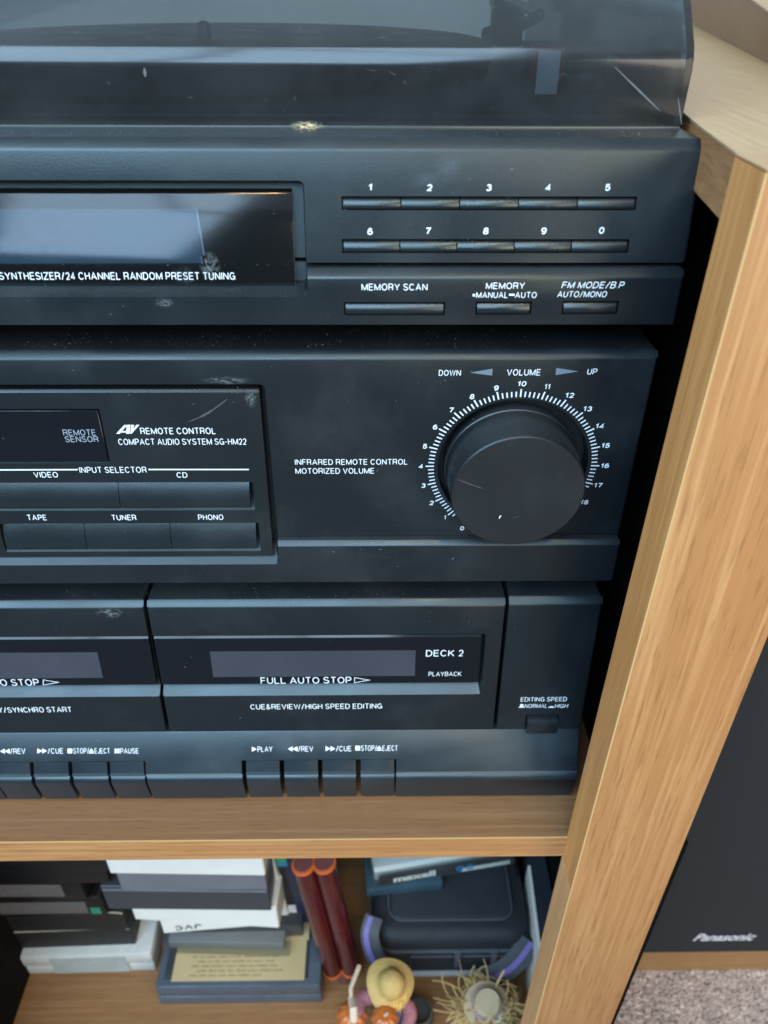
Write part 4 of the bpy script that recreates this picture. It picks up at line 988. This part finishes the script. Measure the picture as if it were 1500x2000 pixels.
# camera bag
M_bag = simple('bag_nylon', (.011, .014, .018), rough=.7, bump=1.0, bscale=900, var=.3, vscale=40)
M_zip = simple('zip_black', (.06, .066, .074), rough=.4)
M_strap = simple('strap_grey', (.055, .060, .070), rough=.7, bump=.8, bscale=700)
M_purple = simple('strap_purple', (.15, .125, .34), rough=.7, bump=.8, bscale=700)
ZG = ZB+12
a = onZ(726, 1905, ZG); b = onZ(1028, 1905, ZG); bw = b.x-a.x; BY = a.y+2
bag = thing('camera_bag', 'small black padded camera bag with zip and purple striped strap', 'bag', ((a.x+b.x)/2, BY, ZG))
hz = onY(880, 1856, BY).z-ZG
BD = 105
def superbox(w, d, z0, z1, r, bm=None, rt_=6, top=True):
    bm = bmesh.new(); n = 10; base = rrect(-w/2, w/2, 0, d, r, 8)
    lev = [(0, 1.5), (1.5, .2), (z1-z0-rt_, 0)]+[(z1-z0-rt_+rt_*math.sin(R(k*15)), rt_*(1-math.cos(R(k*15)))) for k in range(1, 7)]
    rings = []
    for h, ins in lev:
        rr = rrect(-w/2+ins, w/2-ins, ins, d-ins, max(1, r-ins), 8); rings.append([bm.verts.new((x, y, z0+h)) for x, y in rr])
    m = len(rings[0])
    for k in range(len(rings)-1):
        for i in range(m): bm.faces.new((rings[k][i], rings[k][(i+1) % m], rings[k+1][(i+1) % m], rings[k+1][i]))
    bm.faces.new(rings[0][::-1]); bm.faces.new(rings[-1]); bmesh.ops.recalc_face_normals(bm, faces=bm.faces[:]); return bm
part('bag_body', superbox(bw, BD, 0, hz, 18, rt_=3), M_bag, bag, local=True)
lidp = part('bag_lid', superbox(bw-2, BD-2, hz+.5, hz+18, 17, rt_=9), M_bag, bag, local=True)
def panel():
    bm = superbox(bw-26, BD-26, hz+16.5, hz+20.5, 10, rt_=2.5); bmesh.ops.translate(bm, verts=bm.verts[:], vec=(1, 12, 0)); return bm
part('top_panel', panel(), simple('bag_panel', (.017, .021, .027), rough=.62, bump=1.0, bscale=900), bag, local=True)
for z, r in ((hz+.2, 1.1), (hz-2.2, .6)):
    bm = bmesh.new(); pts = [(x, y, z) for x, y in rrect(-bw/2-.3, bw/2+.3, -.3, BD, 18, 8)]; pts.append(pts[0]); tube(bm, pts, r, 6); part('zip', bm, M_zip, bag, local=True)
bm = bmesh.new(); pts = [(x, y+12, hz+20.6) for x, y in rrect(-bw/2+13, bw/2-13, 0, BD-26, 10, 8)]; pts.append(pts[0]); tube(bm, pts, .7, 6); part('piping', bm, M_strap, bag, local=True)
bm = bmesh.new(); tube(bm, [(-30, -.6, 3), (-30, -.6, hz-8), (44, -.6, hz-8), (44, -.6, 3)], .7, 6); part('pocket_seam', bm, M_strap, bag, local=True)
for x in (5, 32):
    bm = bmesh.new(); quadbox(bm, x-3, x+3, -2.6, .4, hz-2, hz+2, .6); quadbox(bm, x-2.2, x+2.2, -3.2, -1.8, hz-20, hz-2.5, .5); part('zip_pull', bm, M_zip, bag, local=True)
def ribbon(pts, w, th, lift=0):
    """webbing through picture points at their distances: (u, v, Y)"""
    P_ = [onY(u, v, y) for u, v, y in pts]; fine = []
    n = len(P_)
    for i in range(n-1):
        p0_, p1_, p2_, p3_ = P_[max(i-1, 0)], P_[i], P_[i+1], P_[min(i+2, n-1)]
        for k in range(6):
            t_ = k/6; fine.append(.5*((2*p1_)+(p2_-p0_)*t_+(2*p0_-5*p1_+4*p2_-p3_)*t_*t_+(3*p1_-p0_-3*p2_+p3_)*t_**3))
    fine.append(P_[-1]); bm = bmesh.new(); prev = None
    for i, p in enumerate(fine):
        d = (fine[min(i+1, len(fine)-1)]-fine[max(i-1, 0)]).normalized(); nrm = Vector((0, -.75, .66)); sd_ = d.cross(nrm).normalized(); nn = sd_.cross(d)
        if nn.y > 0: nn = -nn
        o = p+nn*lift
        c_ = [bm.verts.new(q_) for q_ in (o+sd_*w/2, o-sd_*w/2, o-sd_*w/2-nn*th, o+sd_*w/2-nn*th)]
        if prev:
            for k in range(4): bm.faces.new((prev[k], prev[(k+1) % 4], c_[(k+1) % 4], c_[k]))
        else: bm.faces.new(c_)
        prev = c_
    bm.faces.new(prev[::-1]); bmesh.ops.recalc_face_normals(bm, faces=bm.faces[:]); return bm
y_ = BY-2
lpath = [(731, 1790, y_+12), (722, 1825, y_+2), (730, 1862, y_-4), (752, 1900, y_-7)]
rpath = [(1036, 1838, y_+4), (1012, 1872, y_-3), (985, 1896, y_-6), (950, 1914, y_-8)]
part('strap', ribbon(lpath, 13, 1.2), M_strap, bag); part('strap', ribbon(rpath, 17, 1.2), M_strap, bag)
part('strap_stripe', ribbon([(u-7, v, y) for u, v, y in lpath], 3.8, .5, 1.0), M_purple, bag); part('strap_stripe', ribbon([(u+2, v+1, y) for u, v, y in rpath], 4.2, .5, 1.3), M_purple, bag)
# what the bag stands on
tr_ = thing('tray', 'dark box with a pale rim under the black camera bag', 'box', ((a.x+b.x)/2, BY, ZB))
part('tray_body', box(-bw/2+6, bw/2-12, 2, 100, 0, 9, 1), M_tape, tr_, local=True); part('tray_rim', box(-bw/2+22, bw/2-34, -2, 100, 8, 11.9, 1), simple('rim_grey', (.30, .32, .33), rough=.4), tr_, local=True)
# teal cassette case and clear cassette with white tape, on the bag
ztop_ = ZG+hz+20.6
def casep(lbl, u0, v0, u1, v1, z, depth, mat, h=16):
    a = onZ(u0, v0, z); b = onZ(u1, v1, z); d = b-a; w = math.hypot(d.x, d.y); rot = math.atan2(d.y, d.x)
    t = thing('cassette_case', lbl, 'cassette case', a, (0, 0, rot)); s_ = part('shell', box(0, w, 0, depth, 0, h, 1), mat, t, local=True); return t, w, s_
t, w, _ = casep('teal grey cassette case under the clear one on top of the camera bag', 716, 1752, 864, 1738, ztop_, 66, simple('case_teal', (.035, .075, .10), rough=.25, var=.2), 10)
part('lid_line', box(.5, w-.5, -.15, .2, 5.5, 6.1), M_dgrey, t, local=True)
zc2 = ztop_+10.2
t, w, s_ = casep('clear cassette case holding a white tape with black spine card on the camera bag', 726, 1736, 1006, 1688, zc2+.5, 60, M_clearplas, 16)
t.rotation_euler.x = R(-13)
part('spine_card', box(6, w-3, .7, 1.4, 1.5, 9.6), simple('card_black', (.02, .02, .022), rough=.4), t, local=True)
part('spine_card', box(w*.62, w-4, .4, .69, 1.2, 4.5), M_white, t, local=True, label='pale blue-white half of the spine card')
part('cassette', box(3, w-6, 5, 62, 9.2, 15, 1), simple('tape_white', (.88, .88, .84), rough=.4), t, local=True)
part('cassette', box(3, w-6, 5, 62, 2, 9.0, 1), simple('tape_grey', (.30, .33, .32), rough=.4), t, local=True, label='grey lower part of the tape')
for s, x0, x1, cap, mt in (('maxell', w*.15, w*.44, 5.2, M_white), ('90', w*.58, w*.71, 5.4, simple('print_blue', (.02, .22, .50), rough=.5))):
    vs, fs = shape_text(s, x0, x1, cap, 0, .045); bm = bmesh.new(); vv = [bm.verts.new((x, .25-z, 5.0+y)) for x, y, z in vs]
    for f in fs: bm.faces.new([vv[i] for i in f])
    part('lettering', bm, mt, t, local=True, smooth=False)

# white-edged card and dark box by the right side
zf = ZB+70
e0 = onZ(1031, 1690, zf); e1 = onZ(1056, 1888, zf)
fb = thing('box_file', 'dark blue-black box with a white card edge standing against the right side', 'box', (e1.x+20, e1.y, ZB))
def wallcard(x0, y0, x1, y1, t, z0, z1):
    return slab([(x0, y0), (x0+t, y0), (x1+t, y1), (x1, y1)], z0, z1, .2)
part('white_card', wallcard(e1.x, e1.y, e0.x, e0.y, 2.0, ZB+1, zf), M_white, fb)
part('box_body', slab([(e1.x+2.3, e1.y), (134, e1.y), (134, e0.y+60), (e0.x+2.3, e0.y+60)], ZB, zf-1.5, .6), simple('box_blueblack', (.022, .030, .042), rough=.4, var=.2), fb)

# ------------------------------------------------------------------ scarecrow figurine
M_straw = simple('hat_straw', (.50, .33, .11), rough=.7, bump=1, bscale=1200, var=.25, vscale=300)
M_hair = simple('hair_yellow', (.85, .52, .12), rough=.7, var=.2, vscale=200)
M_pink = simple('sleeve_plaid', (.34, .13, .15), rough=.8, var=.5, vscale=350, bump=.8, bscale=800)
M_denim = simple('denim', (.07, .12, .20), rough=.8, bump=.6, bscale=900)
M_pump = simple('pumpkin', (.46, .12, .022), rough=.3, var=.35, vscale=60, coat=.2)
M_stem = simple('pale_stem', (.55, .42, .30), rough=.6, var=.3, vscale=150)
M_skin = simple('cloth_skin', (.55, .35, .2), rough=.8)
FY = 2.0
hc = onY(763, 1922, FY+2)
fg = thing('scarecrow_figurine', 'small scarecrow figurine in a straw hat holding pumpkins, bottom centre', 'figurine', (hc.x, FY, ZB))
def FZ(u, v, Y): return onY(u, v, Y)
tilt = Matrix.Translation(hc) @ Matrix.Rotation(R(20), 4, 'X') @ Matrix.Rotation(R(10), 4, 'Y')
hat = part('hat', lathe([(16.2, -3.2), (16.6, -2.6), (13, .2), (10.2, 1.0), (9.6, 3.5), (8.6, 7.5), (6.5, 10.6), (3.2, 12.3), (.6, 12.8)], 64, tilt, wob=lambda a, h: 1+(.05*math.sin(3*a+.5) if h < 1 else .015*math.sin(5*a))), M_straw, fg, angle=60)
bm = bmesh.new()
for k in range(6):
    r = 15.6-k*1.1; pts = [tilt@Vector((r*math.cos(2*math.pi*i/40)*(1+.05*math.sin(3*2*math.pi*i/40+.5)), r*math.sin(2*math.pi*i/40)*(1+.05*math.sin(3*2*math.pi*i/40+.5)), -1.9+k*.62)) for i in range(41)]; tube(bm, pts, .28, 5)
part('hat_weave', bm, M_straw, hat)
bm = bmesh.new()
for i in range(90):
    a = R(rg.uniform(165, 395)); r0 = rg.uniform(10.5, 13.6); r1 = r0+rg.uniform(-2, 2.2)
    p = hc+Vector((r0*math.cos(a), r0*math.sin(a)*.9, -3.2)); q = hc+Vector((r1*math.cos(a+rg.uniform(-.1, .1)), r1*math.sin(a), -3-rg.uniform(8, 13)))
    tube(bm, [p, (p+q)/2+Vector((rg.uniform(-.6, .6), -1, 0)), q], rg.uniform(.5, .8), 5, r2=.3)
part('hair', bm, M_hair, fg, angle=60)
part('head', lathe([(1, -9), (5.5, -7), (7.5, -2), (7, 4), (4, 8), (1, 9)], 24, Matrix.Translation(hc+Vector((0, 0, -9)))), M_skin, fg)
part('body', lathe([(9, -62), (11, -50), (11, -30), (9.5, -18), (7, -15), (2, -14)], 32, Matrix.Translation(hc)), M_denim, fg)
def sleeve(pts, r):
    bm = bmesh.new(); P_ = [Vector(p) for p in pts]; fine = []
    for i in range(len(P_)-1):
        for k in range(6): fine.append(P_[i].lerp(P_[i+1], k/6))
    fine.append(P_[-1]); up = Vector((0, 0, 1)); rings = []
    tube(bm, fine, r, 14)
    for i, v in enumerate(bm.verts): 
        ring = i//14; c = fine[min(ring, len(fine)-1)]; v.co = c+(v.co-c)*(1+.10*math.sin(ring*1.9))
    return bm
part('sleeve', sleeve([hc+Vector((-8, -1, -19)), hc+Vector((-19, 0, -17)), hc+Vector((-24, -3, -33))], 5), M_pink, fg, angle=80)
part('sleeve', sleeve([hc+Vector((8, -2, -19)), hc+Vector((14, -6, -26)), hc+Vector((11, -14, -42))], 5), M_pink, fg, angle=80)
def pumpkin(nm, c, r, parent, mat=M_pump, h=.8):
    prof_ = [(max(.2, r*math.cos(R(t_))), r*h*math.sin(R(t_))) for t_ in range(-88, 71, 12)]+[(r*.12, r*h*.78)]
    o = part(nm, lathe(prof_, 72, Matrix.Translation(c), wob=lambda a, h_: .88+.12*abs(math.cos(a*5))), mat, parent, angle=70)
    bm = bmesh.new(); tube(bm, [c+Vector((0, 0, r*h*.7)), c+Vector((.8, 0, r*h*.95)), c+Vector((2.0, 0, r*h*1.15))], 1.3, 8, r2=.9); part('stem', bm, MC['pale_stem'], o)
    return o
c1 = FZ(688, 1985, FY-2); pumpkin('pumpkin', c1, 11.5, fg)
c3 = FZ(752, 1990, FY-16); pumpkin('pumpkin', c3, 9.5, fg)
bm = bmesh.new(); P_ = [FZ(701, 1888, FY+2), FZ(685, 1930, FY), FZ(686, 1950, FY-3)]; tube(bm, P_, 1.5, 10); part('stick', bm, M_stem, fg)
bm = bmesh.new(); P_ = [FZ(686, 1950, FY-3), FZ(690, 1968, FY-12), FZ(691, 1990, FY-14)]; tube(bm, P_, 2.4, 10, r2=2.8)
part('stick_end', bm, simple('pale_wood', (.72, .58, .45), rough=.6), fg)
w0 = FZ(818, 1975, FY+6); part('basket', lathe([(9, -30), (11, -8), (10.5, 0), (8.5, .5), (8, -6)], 40, Matrix.Translation(w0), wob=lambda a, h: 1+.03*math.sin(24*a)), simple('basket_dark', (.06, .055, .045), rough=.7), fg)

# ------------------------------------------------------------------ raffia figurine
M_raf = simple('raffia', (.50, .33, .13), rough=.8, var=.55, vscale=80)
M_grey = simple('hat_grey', (.40, .30, .18), rough=.75, var=.25, vscale=120, bump=.8, bscale=900)
rc = onY(950, 1962, 2)
rf = thing('raffia_figurine', 'raffia doll figurine with a spiral grey hat and shaggy straw tufts, bottom right', 'figurine', (rc.x, 2, ZB))
tl2 = Matrix.Translation(rc) @ Matrix.Rotation(R(14), 4, 'X')
ht = part('hat', lathe([(15, -2.4), (15.5, -1.6), (12, -.6), (9.8, 0), (9.5, 3), (9.2, 7.2), (8.4, 8.3), (1, 8.6)], 56, tl2, wob=lambda a, h: 1+(.05*math.sin(2*a+1) if h < 0 else .01*math.sin(4*a))), M_grey, rf, angle=50)
bm = bmesh.new(); pts = []
for k in range(110):
    a = k*.27; r = 8.4-k*.072; pts.append(tl2@Vector((r*math.cos(a), r*math.sin(a), 8.75)))
tube(bm, pts, .62, 6); part('spiral_coil', bm, simple('coil_tan', (.52, .41, .25), rough=.8), ht)
bm = bmesh.new()
for k in range(3): 
    tube(bm, [tl2@Vector((9.9*math.cos(2*math.pi*i/40), 9.9*math.sin(2*math.pi*i/40), 1.2+k*1.7)) for i in range(41)], .8, 6)
part('hat_band', bm, simple('band_mauve', (.32, .20, .20), rough=.8), ht)
bm = bmesh.new()
for k in range(6):
    a = R(60*k); c = tl2@Vector((10*math.cos(R(-48))+2*math.cos(a), 10*math.sin(R(-48))+2*math.sin(a)-1, 3+1.2*math.sin(a))); bmesh.ops.create_icosphere(bm, subdivisions=1, radius=1.25, matrix=Matrix.Translation(c))
part('flower', bm, simple('flower_cream', (.62, .56, .36), rough=.7), ht)
part('body', lathe([(13, -66), (12, -40), (9, -20), (6, -8), (6, -2)], 24, Matrix.Translation(rc)), simple('raffia_body', (.28, .21, .10), rough=.9), rf)
bm = bmesh.new()
for i in range(300):
    a = rg.uniform(0, 2*math.pi); el = rg.uniform(-.35, .85); Ls = rg.uniform(14, 36)
    if -2.3 < a-2*math.pi*(a > math.pi) < -.6: Ls *= .8
    d = Vector((math.cos(a), math.sin(a)*.75, el)).normalized()
    p = rc+Vector((d.x*rg.uniform(3, 10), d.y*rg.uniform(3, 10), -rg.uniform(4, 16))); pts = [p]; cur = d.copy(); curl = rg.uniform(-.9, .9); dr = rg.uniform(-.5, .15)
    for k in range(7):
        cur = Matrix.Rotation(curl*(.4+k*.12), 3, 'Z') @ cur + Vector((0, 0, dr*.6)); cur.normalize(); pts.append(pts[-1]+cur*Ls/7)
    tube(bm, pts, rg.uniform(.3, .95), 5, r2=rg.uniform(.2, .6), flat=.3)
part('straw_tufts', bm, M_raf, rf, kind='stuff', angle=60)
S.cycles.transparent_max_bounces = 16
